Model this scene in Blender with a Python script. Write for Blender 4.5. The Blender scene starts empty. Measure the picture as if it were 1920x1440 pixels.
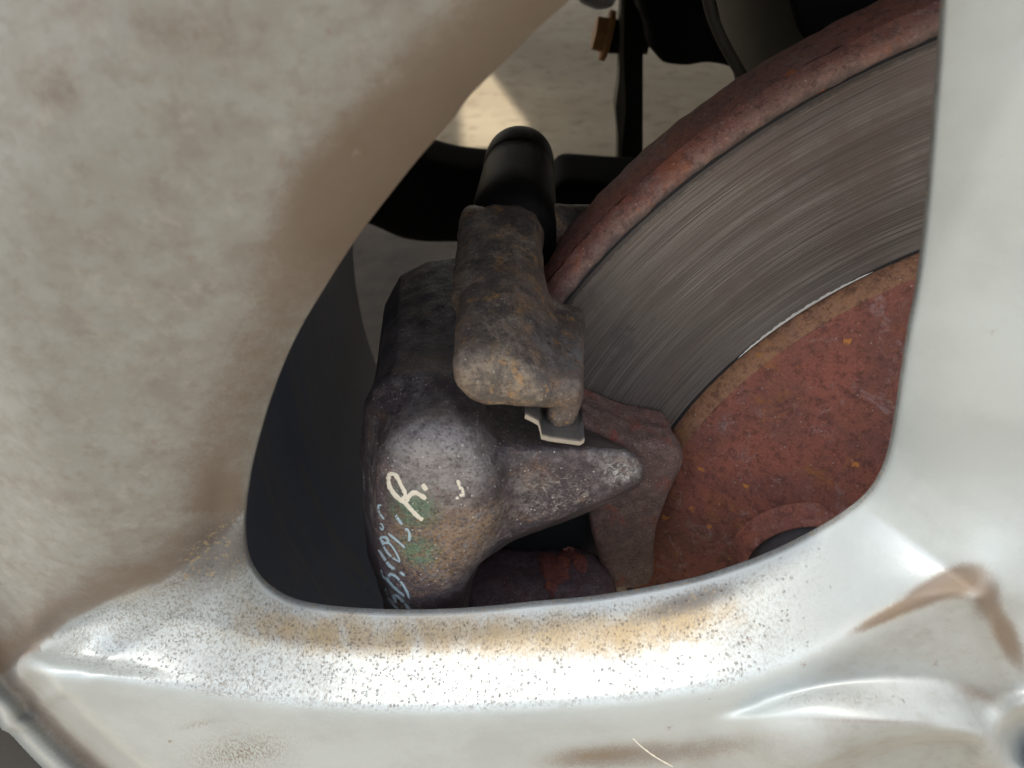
import bpy, math, random
import numpy as np
from mathutils import Vector, Matrix
from mathutils.bvhtree import BVHTree

random.seed(7)
rng = np.random.default_rng(7)
SC = bpy.context.scene
COL = SC.collection

# ------------------------------------------------------------------ camera
# world: X right along the car's flank, Y into the car (wheel axle), Z up, metres; wheel hub centre at (0, 0, HZ)
HZ = 0.31
RM = np.array([[0.9997, -0.0138, 0.0183], [0.0229, 0.6010, -0.7990], [0.0, 0.7992, 0.6011]])
CAM = np.array([-0.12744, -0.14171, 0.15834 + HZ])
FPX = 1400.0
cd = bpy.data.cameras.new('camera')
cam = bpy.data.objects.new('camera', cd)
COL.objects.link(cam)
cd.sensor_width = 36
cd.lens = FPX / 1920 * 36
cd.clip_start = 0.01
cd.clip_end = 4000
M = Matrix([list(RM[i]) + [CAM[i]] for i in range(3)] + [[0, 0, 0, 1]])
cam.matrix_world = M
cd.dof.use_dof = True
cd.dof.focus_distance = 0.160
cd.dof.aperture_fstop = 28
SC.camera = cam

# ------------------------------------------------------------------ light
SUN_EL, SUN_AZ = math.radians(67), math.radians(-103)      # azimuth from +Y (behind the car) towards +X
w = bpy.data.worlds.new('World')
SC.world = w
w.use_nodes = True
wn = w.node_tree
bg = wn.nodes['Background']
sky = wn.nodes.new('ShaderNodeTexSky')
sky.sky_type = 'NISHITA'
sky.sun_disc = False
sky.sun_elevation = SUN_EL
sky.sun_rotation = SUN_AZ
sky.air_density = 1.0
sky.dust_density = 2.5
sky.ozone_density = 1.0
hz = wn.nodes.new('ShaderNodeHueSaturation')          # hazy, milky sky: less blue than clear air
hz.inputs['Saturation'].default_value = 0.27
hz.inputs['Value'].default_value = 1.5
wn.links.new(sky.outputs[0], hz.inputs['Color'])
wn.links.new(hz.outputs[0], bg.inputs[0])
bg.inputs[1].default_value = 0.15
sl = bpy.data.lights.new('sun', 'SUN')
sl.energy = 2.1
sl.angle = math.radians(2.0)
sl.color = (1.0, 0.94, 0.84)
sun = bpy.data.objects.new('sun', sl)
COL.objects.link(sun)
SUNV = Vector((math.sin(SUN_AZ) * math.cos(SUN_EL), math.cos(SUN_AZ) * math.cos(SUN_EL), math.sin(SUN_EL)))
sun.location = SUNV * 5
sun.rotation_euler = SUNV.to_track_quat('Z', 'Y').to_euler()
SC.view_settings.view_transform = 'Standard'
SC.view_settings.look = 'None'
SC.view_settings.gamma = 1
SC.view_settings.exposure = 1.05


# ------------------------------------------------------------------ measuring: photo point at a known distance Y -> place
def ray(px, py):
    return RM @ np.array([(px - 960) / FPX, (720 - py) / FPX, -1.0])


def P(px, py, Y):
    d = ray(px, py)
    return CAM + d * ((Y - CAM[1]) / d[1])


def S(px, py, Y):
    return (Y - CAM[1]) / ray(px, py)[1] / FPX


def XZ(pts, Y):
    return [(P(a, b, Y)[0], P(a, b, Y)[2]) for a, b in pts]


def ground_pt(px, py):
    d = ray(px, py)
    return CAM + d * (-CAM[2] / d[2])


# ------------------------------------------------------------------ scene helpers
def tag(o, label=None, cat=None, group=None, kind=None):
    if label: o['label'] = label
    if cat: o['category'] = cat
    if group: o['group'] = group
    if kind: o['kind'] = kind
    return o


def empty(name, loc, label, cat, group=None):
    o = bpy.data.objects.new(name, None)
    COL.objects.link(o)
    o.location = loc
    o.empty_display_size = 0.02
    tag(o, label, cat, group)
    bpy.context.view_layer.update()
    return o


def mesh_obj(name, verts, faces, mat, parent=None, smooth=True, recalc=False):
    me = bpy.data.meshes.new(name)
    v = np.asarray(verts, dtype=float).copy()
    if parent is not None:
        q, off = parent, np.zeros(3)
        while q is not None:
            off += np.array(q.location); q = q.parent
        v -= off
        oo = np.zeros(3)
    else:
        oo = v.mean(axis=0); oo[2] = v[:, 2].min()
        v -= oo
    me.from_pydata(v.tolist(), [], [list(map(int, f)) for f in faces])
    me.update()
    if recalc:
        import bmesh
        bm = bmesh.new(); bm.from_mesh(me)
        bmesh.ops.recalc_face_normals(bm, faces=bm.faces)
        bm.to_mesh(me); bm.free()
    if smooth:
        me.polygons.foreach_set('use_smooth', [True] * len(me.polygons))
    me.materials.append(mat)
    o = bpy.data.objects.new(name, me)
    COL.objects.link(o)
    o.location = oo
    if parent is not None:
        o.parent = parent
    return o


# ------------------------------------------------------------------ SDF modelling for the castings
def vnoise3(X, Y, Z, scale, seed):
    r = np.random.default_rng(seed)
    T = r.uniform(-1, 1, (32, 32, 32)).astype(np.float32)
    def prep(A):
        a = A / scale + 100
        i = np.floor(a).astype(int); f = (a - i)
        f = f * f * (3 - 2 * f)
        return i % 32, (i + 1) % 32, f.astype(np.float32)
    x0, x1, fx = prep(X); y0, y1, fy = prep(Y); z0, z1, fz = prep(Z)
    def L(ix, iy, iz): return T[ix, iy, iz]
    c00 = L(x0, y0, z0) * (1 - fx) + L(x1, y0, z0) * fx
    c10 = L(x0, y1, z0) * (1 - fx) + L(x1, y1, z0) * fx
    c01 = L(x0, y0, z1) * (1 - fx) + L(x1, y0, z1) * fx
    c11 = L(x0, y1, z1) * (1 - fx) + L(x1, y1, z1) * fx
    return (c00 * (1 - fy) + c10 * fy) * (1 - fz) + (c01 * (1 - fy) + c11 * fy) * fz


class Grid:
    def __init__(s, lo, hi, h):
        s.h = h; s.lo = np.array(lo, float)
        n = np.ceil((np.array(hi) - s.lo) / h).astype(int) + 1
        s.x = (s.lo[0] + np.arange(n[0]) * h)
        s.y = (s.lo[1] + np.arange(n[1]) * h)
        s.z = (s.lo[2] + np.arange(n[2]) * h)
        s.X = s.x[:, None, None]; s.Y = s.y[None, :, None]; s.Z = s.z[None, None, :]
        s.F = np.full(n, 1.0, np.float32)

    def union(s, d, k=0.0):
        if k <= 0: s.F = np.minimum(s.F, d)
        else:
            hh = np.clip(0.5 + 0.5 * (d - s.F) / k, 0, 1)
            s.F = (d * (1 - hh) + s.F * hh - k * hh * (1 - hh)).astype(np.float32)

    def cut(s, d, k=0.0):
        d = -d
        if k <= 0: s.F = np.maximum(s.F, d)
        else:
            hh = np.clip(0.5 - 0.5 * (d - s.F) / k, 0, 1)
            s.F = (d * (1 - hh) + s.F * hh + k * hh * (1 - hh)).astype(np.float32)

    def cone(s, a, b, ra, rb):
        a = np.array(a, float); b = np.array(b, float); ab = b - a
        t = ((s.X - a[0]) * ab[0] + (s.Y - a[1]) * ab[1] + (s.Z - a[2]) * ab[2]) / (ab @ ab)
        t = np.clip(t, 0, 1)
        d = np.sqrt((s.X - a[0] - t * ab[0]) ** 2 + (s.Y - a[1] - t * ab[1]) ** 2 + (s.Z - a[2] - t * ab[2]) ** 2)
        return (d - (ra + (rb - ra) * t)).astype(np.float32)

    def ell(s, c, r):
        c = np.array(c); r = np.array(r)
        q = np.sqrt(((s.X - c[0]) / r[0]) ** 2 + ((s.Y - c[1]) / r[1]) ** 2 + ((s.Z - c[2]) / r[2]) ** 2)
        return ((q - 1) * r.min()).astype(np.float32)

    def loft(s, pa, ya, pb, yb, r=0.003):
        # polygon pa in the plane Y=ya blending to polygon pb at Y=yb, all edges rounded by r
        pa = np.array(pa); pb = np.array(pb)
        if ya > yb: pa, pb, ya, yb = pb, pa, yb, ya
        out = np.empty(s.F.shape, np.float32)
        X = s.x[:, None]; Z = s.z[None, :]
        const = np.allclose(pa, pb)
        d2 = None
        for j, y in enumerate(s.y):
            if d2 is None or not const:
                t = min(max((y - ya) / (yb - ya), 0), 1)
                d2 = poly2(X, Z, pa * (1 - t) + pb * t)
            dy = max(ya - y, y - yb)
            q0 = d2 + r; q1 = dy + r
            out[:, j, :] = np.minimum(np.maximum(q0, q1), 0) + np.hypot(np.maximum(q0, 0), max(q1, 0)) - r
        return out

    def bump(s, amp, scale, seed):
        m = np.abs(s.F) < 4 * s.h
        I = np.nonzero(m)
        s.F[I] += amp * vnoise3(s.x[I[0]], s.y[I[1]], s.z[I[2]], scale, seed)

    def mesh(s):
        F = s.F; n = np.array(F.shape)
        s_ = F < 0
        c = np.zeros(n - 1, int)
        for dx in (0, 1):
            for dy in (0, 1):
                for dz in (0, 1):
                    c += s_[dx:n[0] - 1 + dx, dy:n[1] - 1 + dy, dz:n[2] - 1 + dz]
        act = (c > 0) & (c < 8)
        idx = np.full(act.shape, -1); I = np.argwhere(act); idx[act] = np.arange(len(I))
        acc = np.zeros((len(I), 3)); cnt = np.zeros(len(I))
        corners = [(a, b, d) for a in (0, 1) for b in (0, 1) for d in (0, 1)]
        for i, ca in enumerate(corners):
            for cb in corners[i + 1:]:
                if sum(abs(np.array(ca) - cb)) != 1: continue
                fa = F[I[:, 0] + ca[0], I[:, 1] + ca[1], I[:, 2] + ca[2]]
                fb = F[I[:, 0] + cb[0], I[:, 1] + cb[1], I[:, 2] + cb[2]]
                m = (fa < 0) != (fb < 0)
                t = np.zeros(len(I)); t[m] = fa[m] / (fa[m] - fb[m])
                acc += m[:, None] * (np.array(ca) + t[:, None] * (np.array(cb) - ca)); cnt += m
        V = s.lo + (I + acc / cnt[:, None]) * s.h
        faces = []
        for ax in range(3):
            a = [slice(None)] * 3; b = [slice(None)] * 3
            a[ax] = slice(0, -1); b[ax] = slice(1, None)
            sa = s_[tuple(a)]; sb = s_[tuple(b)]
            E = np.argwhere(sa != sb)
            o1, o2 = [(1, 2), (2, 0), (0, 1)][ax]
            E = E[(E[:, o1] > 0) & (E[:, o2] > 0) & (E[:, o1] < n[o1] - 1) & (E[:, o2] < n[o2] - 1)]
            flip = sa[tuple(E.T)]
            def cell(d1, d2):
                q = E.copy(); q[:, o1] -= d1; q[:, o2] -= d2
                return idx[tuple(q.T)]
            Q = np.stack([cell(0, 0), cell(1, 0), cell(1, 1), cell(0, 1)], 1)
            Q[~flip] = Q[~flip][:, ::-1]
            faces.append(Q)
        Fc = np.concatenate(faces)
        # light smoothing
        ed = np.concatenate([Fc[:, [0, 1]], Fc[:, [1, 2]], Fc[:, [2, 3]], Fc[:, [3, 0]]])
        for _ in range(2):
            sm = np.zeros_like(V); ct = np.zeros(len(V))
            np.add.at(sm, ed[:, 0], V[ed[:, 1]]); np.add.at(sm, ed[:, 1], V[ed[:, 0]])
            np.add.at(ct, ed[:, 0], 1); np.add.at(ct, ed[:, 1], 1)
            V = V * 0.5 + 0.5 * sm / np.maximum(ct, 1)[:, None]
        return V, Fc


def poly2(X, Z, P2):
    P2 = np.asarray(P2); n = len(P2)
    d = np.full(np.broadcast(X, Z).shape, 1e9); sg = np.ones_like(d)
    for i in range(n):
        a = P2[i]; b = P2[i - 1]
        ex, ez = b - a
        wx = X - a[0]; wz = Z - a[1]
        t = np.clip((wx * ex + wz * ez) / (ex * ex + ez * ez + 1e-20), 0, 1)
        d = np.minimum(d, (wx - ex * t) ** 2 + (wz - ez * t) ** 2)
        c1 = Z >= a[1]; c2 = Z < b[1]; c3 = ex * wz > ez * wx
        fl = (c1 & c2 & c3) | (~c1 & ~c2 & ~c3)
        sg = np.where(fl, -sg, sg)
    return sg * np.sqrt(d)


def sdf_obj(name, grid, mat, parent=None, tagv=None):
    V, Fc = grid.mesh()
    return mesh_obj(name, V, Fc, mat, parent)


def rc(g, a, b):
    # a, b = (px, py, Y, radius in photo px)
    return g.cone(P(*a[:3]), P(*b[:3]), a[3] * S(*a[:3]), b[3] * S(*b[:3]))


def catmull(pts, per=8, closed=False):
    p = [np.array(q, float) for q in pts]; n = len(p); out = []
    rngi = range(n if closed else n - 1)
    for i in rngi:
        p0 = p[(i - 1) % n] if closed or i > 0 else p[0]
        p1 = p[i]; p2 = p[(i + 1) % n]
        p3 = p[(i + 2) % n] if closed or i + 2 < n else p[-1]
        for k in range(per):
            t = k / per
            out.append(0.5 * ((2 * p1) + (-p0 + p2) * t + (2 * p0 - 5 * p1 + 4 * p2 - p3) * t * t + (-p0 + 3 * p1 - 3 * p2 + p3) * t ** 3))
    if not closed: out.append(p[-1])
    return np.array(out)


def lathe(name, prof, mat, parent, seg=256, a0=0.0, a1=2 * math.pi, wob=0.0, seed=0, centre=(0, 0)):
    # prof: list of (r, Y) revolved about the wheel axle
    full = abs(a1 - a0 - 2 * math.pi) < 1e-6
    n = seg if full else seg + 1
    V = []; F = []
    rr = np.random.default_rng(seed)
    ph = rr.uniform(0, 6.28, (len(prof), 6))
    for i in range(n):
        a = a0 + (a1 - a0) * i / seg
        for j, (r, y) in enumerate(prof):
            dr = wob * sum(math.sin(a * f + ph[j, k]) for k, f in enumerate((7, 19, 41, 83, 131, 197))) / 3 if wob else 0
            V.append((centre[0] + (r + dr) * math.cos(a), y, HZ + centre[1] + (r + dr) * math.sin(a)))
    m = len(prof)
    for i in range(seg):
        i2 = (i + 1) % n
        for j in range(m - 1):
            F.append((i * m + j, i2 * m + j, i2 * m + j + 1, i * m + j + 1))
    return mesh_obj(name, V, F, mat, parent, recalc=False)


# ------------------------------------------------------------------ material helper
class Mat:
    def __init__(s, name, scale_obj=True):
        s.m = bpy.data.materials.new(name); s.m.use_nodes = True
        s.t = s.m.node_tree; s.N = s.t.nodes
        s.b = s.N['Principled BSDF']
        s.tc = s.N.new('ShaderNodeTexCoord')
        s.geo = s.N.new('ShaderNodeNewGeometry')
        s.obj = s.geo.outputs['Position']

    def val(s, sock, v):
        if isinstance(v, (int, float)): sock.default_value = v
        elif isinstance(v, tuple): sock.default_value = v if len(v) == 4 or sock.type == 'VECTOR' else (*v, 1)
        else: s.t.links.new(v, sock)

    def math(s, op, a, b=None, c=None, clamp=False):
        n = s.N.new('ShaderNodeMath'); n.operation = op; n.use_clamp = clamp
        s.val(n.inputs[0], a)
        if b is not None: s.val(n.inputs[1], b)
        if c is not None: s.val(n.inputs[2], c)
        return n.outputs[0]

    def noise(s, scale, detail=4, rough=0.6, vec=None, dist=0.0, off=None):
        n = s.N.new('ShaderNodeTexNoise')
        n.inputs['Scale'].default_value = scale; n.inputs['Detail'].default_value = detail
        n.inputs['Roughness'].default_value = rough; n.inputs['Distortion'].default_value = dist
        v = vec or s.obj
        if off is not None:
            a = s.N.new('ShaderNodeVectorMath'); a.operation = 'ADD'
            s.t.links.new(v, a.inputs[0]); a.inputs[1].default_value = (off, off * 1.7, -off); v = a.outputs[0]
        s.t.links.new(v, n.inputs['Vector'])
        return n.outputs['Fac']

    def voro(s, scale, vec=None, rand=1.0):
        n = s.N.new('ShaderNodeTexVoronoi'); n.inputs['Scale'].default_value = scale
        n.inputs['Randomness'].default_value = rand
        s.t.links.new(vec or s.obj, n.inputs['Vector'])
        return n.outputs['Distance'], n.outputs['Color']

    def ramp(s, f, lo, hi, inv=False):
        n = s.N.new('ShaderNodeMapRange'); n.interpolation_type = 'SMOOTHSTEP'
        s.val(n.inputs['Value'], f)
        n.inputs['From Min'].default_value = lo; n.inputs['From Max'].default_value = hi
        n.inputs['To Min'].default_value = 1.0 if inv else 0.0
        n.inputs['To Max'].default_value = 0.0 if inv else 1.0
        return n.outputs[0]

    def mix(s, f, a, b):
        n = s.N.new('ShaderNodeMix'); n.data_type = 'RGBA'
        s.val(n.inputs[0], f); s.val(n.inputs[6], a); s.val(n.inputs[7], b)
        return n.outputs[2]

    def mul(s, a, b): return s.math('MULTIPLY', a, b)

    def attr(s, name):
        n = s.N.new('ShaderNodeAttribute'); n.attribute_name = name
        return n.outputs['Fac']

    def sep(s, v):
        n = s.N.new('ShaderNodeSeparateXYZ'); s.t.links.new(v, n.inputs[0]); return n.outputs

    def comb(s, x, y, z):
        n = s.N.new('ShaderNodeCombineXYZ')
        s.val(n.inputs[0], x); s.val(n.inputs[1], y); s.val(n.inputs[2], z)
        return n.outputs[0]

    def near(s, c, r0, r1, sc=(1, 1, 1)):
        # 1 inside distance r0 of the place c, fading to 0 at r1
        n = s.N.new('ShaderNodeVectorMath'); n.operation = 'SUBTRACT'
        s.t.links.new(s.obj, n.inputs[0]); n.inputs[1].default_value = tuple(c)
        m = s.N.new('ShaderNodeVectorMath'); m.operation = 'MULTIPLY'
        s.t.links.new(n.outputs[0], m.inputs[0]); m.inputs[1].default_value = sc
        l = s.N.new('ShaderNodeVectorMath'); l.operation = 'LENGTH'
        s.t.links.new(m.outputs[0], l.inputs[0])
        return s.ramp(l.outputs['Value'], r0, r1, True)

    def finish(s, color, rough=0.6, metal=0.0, height=None, dist=0.0003, strength=1.0, spec=0.5):
        s.val(s.b.inputs['Base Color'], color)
        s.val(s.b.inputs['Roughness'], rough)
        s.val(s.b.inputs['Metallic'], metal)
        s.val(s.b.inputs['Specular IOR Level'], spec)
        if height is not None:
            bp = s.N.new('ShaderNodeBump')
            bp.inputs['Distance'].default_value = dist; bp.inputs['Strength'].default_value = strength
            s.val(bp.inputs['Height'], height)
            s.t.links.new(bp.outputs[0], s.b.inputs['Normal'])
        return s.m


def cast_iron(name, base, light, rust, dust_amt=0.45, rust_amt=0.3, speck=0.6, rough=0.55, extra=None, bump=1.0):
    m = Mat(name)
    big = m.noise(70, 5, 0.6)
    mid = m.noise(420, 6, 0.65, off=3.1)
    fine = m.noise(2600, 4, 0.7, off=7.7)
    tiny, tcol = m.voro(1500)
    c = m.mix(m.ramp(mid, 0.35, 0.7), base, tuple(x * 1.7 for x in base))
    c = m.mix(m.mul(m.ramp(m.math('ADD', m.mul(big, 0.6), m.mul(mid, 0.4)), 0.47, 0.66), dust_amt), c, light)
    rn = m.noise(150, 6, 0.7, off=11.0, dist=0.6)
    c = m.mix(m.mul(m.ramp(rn, 0.52, 0.68), rust_amt), c, rust)
    if extra: c = extra(m, c, dict(big=big, mid=mid, fine=fine))
    g2 = m.noise(1700, 5, 0.75, off=61)
    c = m.mix(m.mul(m.ramp(g2, 0.50, 0.36), 0.72), c, tuple(x * 0.35 for x in base))
    c = m.mix(m.mul(m.mul(m.ramp(g2, 0.54, 0.68), m.ramp(big, 0.35, 0.6)), 0.38), c, tuple(min(1, x * 1.5) for x in light))
    sep = m.sep(tcol)
    sp = m.mul(m.mul(m.ramp(tiny, 0.10, 0.32, True), m.ramp(sep[0], 0.86, 0.90)), speck)
    c = m.mix(sp, c, (0.55, 0.52, 0.48))
    h = m.math('ADD', m.mul(mid, 0.8), m.math('ADD', m.mul(fine, 0.45), m.mul(g2, 0.7)))
    r = m.math('ADD', m.mul(mid, 0.3), rough - 0.15)
    return m.finish(c, r, 0.0, h, 0.0005 * bump, 0.9)


def plain(name, col, rough=0.6, metal=0.0, var=0.3, sc=200, dist=0.0002, spec=0.5):
    m = Mat(name)
    n = m.noise(sc, 5, 0.6)
    c = m.mix(n, tuple(x * (1 - var) for x in col), tuple(min(1, x * (1 + var)) for x in col))
    return m.finish(c, rough, metal, m.noise(sc * 4, 4, 0.6), dist, 0.6, spec)


#@@MATS
# ---- caliper iron
cal_c1 = P(770, 970, -0.05); cal_c2 = P(780, 1050, -0.05); cal_tip = P(1165, 878, -0.04); cal_corner = P(820, 880, -0.05)
cal_rustpatch = P(820, 1040, -0.05); cal_scuff = P(695, 900, -0.03); cal_foot = P(1050, 930, -0.04); cal_low = P(900, 1010, -0.048)
def cal_extra(m, c, n):
    c = m.mix(m.mul(m.near(cal_corner, 0.004, 0.015), m.ramp(n['mid'], 0.20, 0.60)), c, (0.21, 0.198, 0.20))
    c = m.mix(m.mul(m.near(cal_rustpatch, 0.003, 0.017), m.ramp(m.noise(1400, 4, 0.6, off=2), 0.42, 0.58)), c, (0.19, 0.115, 0.06))
    c = m.mix(m.mul(m.near(cal_low, 0.003, 0.012), m.ramp(m.noise(700, 4, 0.7, off=21), 0.45, 0.6)), c, (0.20, 0.135, 0.085))
    c = m.mix(m.mul(m.near(cal_foot, 0.004, 0.012), m.ramp(m.noise(900, 4, 0.7, off=31, dist=1.5), 0.5, 0.66)), c, (0.21, 0.185, 0.165))
    g = m.mul(m.math('MAXIMUM', m.near(cal_c1, 0.001, 0.0075), m.near(cal_c2, 0.001, 0.0065)), m.ramp(m.noise(500, 5, 0.7, off=9), 0.33, 0.56))
    c = m.mix(m.mul(g, 0.85), c, (0.075, 0.17, 0.10))
    c = m.mix(m.mul(m.near(cal_tip, 0.0015, 0.0055, (1, 1, 1.3)), m.ramp(m.noise(600, 6, 0.75, off=4, dist=2), 0.48, 0.58)), c, (0.34, 0.34, 0.33))
    c = m.mix(m.mul(m.near(cal_scuff, 0.0005, 0.004), m.ramp(m.noise(1100, 5, 0.7, off=14, dist=1), 0.45, 0.58)), c, (0.55, 0.57, 0.60))
    return c
MAT_CAL = cast_iron('caliper_iron', (0.040, 0.031, 0.035), (0.22, 0.20, 0.195), (0.17, 0.095, 0.06), 0.6, 0.5, 0.8, 0.40, cal_extra)
# ---- bracket iron, browner and dustier
br_face = P(940, 730, -0.043); br_ear = P(1060, 650, -0.03)
def br_extra(m, c, n):
    c = m.mix(m.mul(m.near(br_face, 0.006, 0.010, (1, 2.2, 1)), m.ramp(n['mid'], 0.30, 0.65)), c, (0.21, 0.17, 0.125))
    c = m.mix(m.mul(m.near(br_ear, 0.002, 0.012), m.ramp(m.noise(300, 4, 0.6, off=5), 0.4, 0.6)), c, (0.17, 0.165, 0.17))
    dk = m.noise(130, 6, 0.75, off=37)
    c = m.mix(m.mul(m.ramp(dk, 0.46, 0.60), 0.8), c, (0.05, 0.043, 0.042))
    o = m.noise(260, 6, 0.75, off=17)
    c = m.mix(m.mul(m.ramp(o, 0.54, 0.64), 0.8), c, (0.30, 0.17, 0.065))
    c = m.mix(m.mul(m.ramp(m.noise(330, 5, 0.7, off=27), 0.6, 0.68), 0.5), c, (0.20, 0.07, 0.045))
    return c
MAT_BR = cast_iron('bracket_iron', (0.10, 0.078, 0.065), (0.28, 0.225, 0.17), (0.22, 0.12, 0.055), 0.8, 0.6, 0.5, 0.45, br_extra)
MAT_LOW = cast_iron('dark_pitted_iron', (0.075, 0.048, 0.056), (0.15, 0.115, 0.125), (0.12, 0.035, 0.03), 0.4, 0.6, 0.5, 0.5)
MAT_PAD = cast_iron('pad_backing_rust', (0.13, 0.08, 0.07), (0.25, 0.19, 0.165), (0.28, 0.075, 0.05), 0.5, 0.85, 0.6, 0.7)
MAT_VOID = plain('void_dark', (0.018, 0.020, 0.024), 0.8, 0, 0.4, 500)  # near-black for the shaded void behind the caliper finger
MAT_SEAT = plain('grey_hub_face', (0.085, 0.08, 0.09), 0.5, 0.2, 0.3, 500)
MAT_FLAKE = cast_iron('rust_flake', (0.15, 0.045, 0.04), (0.24, 0.085, 0.07), (0.33, 0.10, 0.04), 0.5, 0.8, 0.1, 0.6)
MAT_CLIP = plain('clip_steel', (0.14, 0.13, 0.125), 0.45, 0.55, 0.3, 900)
MAT_CLIPEDGE = plain('clip_bright_edge', (0.27, 0.24, 0.20), 0.5, 0.3, 0.3, 900)
MAT_RUBBER = plain('boot_rubber', (0.003, 0.0026, 0.0026), 0.5, 0, 0.4, 400, spec=0.12)
MAT_BLACK = plain('black_underbody', (0.006, 0.0055, 0.005), 0.85, 0, 0.5, 60, spec=0.15)
MAT_PLATE = plain('shade_plate_grey', (0.20, 0.18, 0.15), 0.9, 0, 0.3, 20)  # grey of the added plate, toned to bounce light downwards
MAT_ROD = plain('dark_steel', (0.012, 0.010, 0.008), 0.8, 0, 0.5, 60, spec=0.2)
MAT_OLIVE = plain('dusty_olive_steel', (0.10, 0.09, 0.062), 0.7, 0, 0.4, 40)
MAT_BOLT = plain('rusty_bolt', (0.30, 0.15, 0.05), 0.6, 0.2, 0.5, 120)
MAT_TYRE = plain('tyre_rubber', (0.03, 0.03, 0.03), 0.75, 0, 0.3, 80)
MAT_BODY = plain('grey_body_paint', (0.35, 0.36, 0.37), 0.4, 0, 0.05, 10)
MAT_WPAINT = plain('white_paint', (0.50, 0.47, 0.40), 0.6, 0, 0.2, 1500)
MAT_BPAINT = plain('pale_blue_paint', (0.24, 0.32, 0.37), 0.6, 0, 0.25, 1500)


def m_disc_face():
    m = Mat('worn_disc_face')
    v = m.N.new('ShaderNodeVectorMath'); v.operation = 'SUBTRACT'
    m.t.links.new(m.obj, v.inputs[0]); v.inputs[1].default_value = (0, 0, HZ)
    x, y, z = m.sep(v.outputs[0])
    r = m.math('SQRT', m.math('ADD', m.mul(x, x), m.mul(z, z)))
    a = m.math('ARCTAN2', z, x)
    s1 = m.noise(1, 3, 0.7, m.comb(m.mul(r, 5200), m.mul(a, 1.6), 0.0))
    s2 = m.noise(1, 3, 0.6, m.comb(m.mul(r, 800), m.mul(a, 1.5), 4.0))
    s3 = m.noise(1, 2, 0.6, m.comb(m.mul(r, 7000), m.mul(a, 6), 9.0))
    cloud = m.noise(45, 5, 0.65, off=3)
    grain = m.noise(2600, 3, 0.7)
    c = m.mix(m.ramp(s1, 0.34, 0.66), (0.075, 0.062, 0.054), (0.235, 0.21, 0.188))
    c = m.mix(m.mul(m.ramp(s2, 0.50, 0.62), 0.5), c, (0.13, 0.10, 0.085))
    c = m.mix(m.mul(m.ramp(s3, 0.60, 0.72), 0.5), c, (0.46, 0.44, 0.42))
    c = m.mix(m.mul(m.ramp(cloud, 0.45, 0.62), 0.6), c, (0.13, 0.095, 0.082))
    s4 = m.noise(1, 3, 0.6, m.comb(m.mul(r, 260), m.mul(a, 2.2), 14.0))
    c = m.mix(m.mul(m.ramp(s4, 0.50, 0.64), 0.3), c, (0.075, 0.062, 0.055))
    bl = m.mul(m.ramp(m.noise(60, 6, 0.7, off=8), 0.58, 0.7), 0.5)
    c = m.mix(bl, c, (0.07, 0.07, 0.075))
    c = m.mix(m.mul(m.ramp(grain, 0.55, 0.72), 0.35), c, (0.10, 0.08, 0.07))
    edge = m.ramp(m.math('ADD', r, m.mul(m.math('SUBTRACT', m.noise(500, 5, 0.7, off=1), 0.5), 0.0022)), 0.1386, 0.1394)
    c = m.mix(m.mul(edge, 0.8), c, (0.045, 0.04, 0.038))
    rough = m.math('ADD', 0.36, m.mul(s2, 0.22))
    h = m.math('ADD', s1, m.mul(s3, 0.5))
    m.b.inputs['Anisotropic'].default_value = 0.5
    return m.finish(c, rough, 0.3, h, 0.00016, 0.9)


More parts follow.
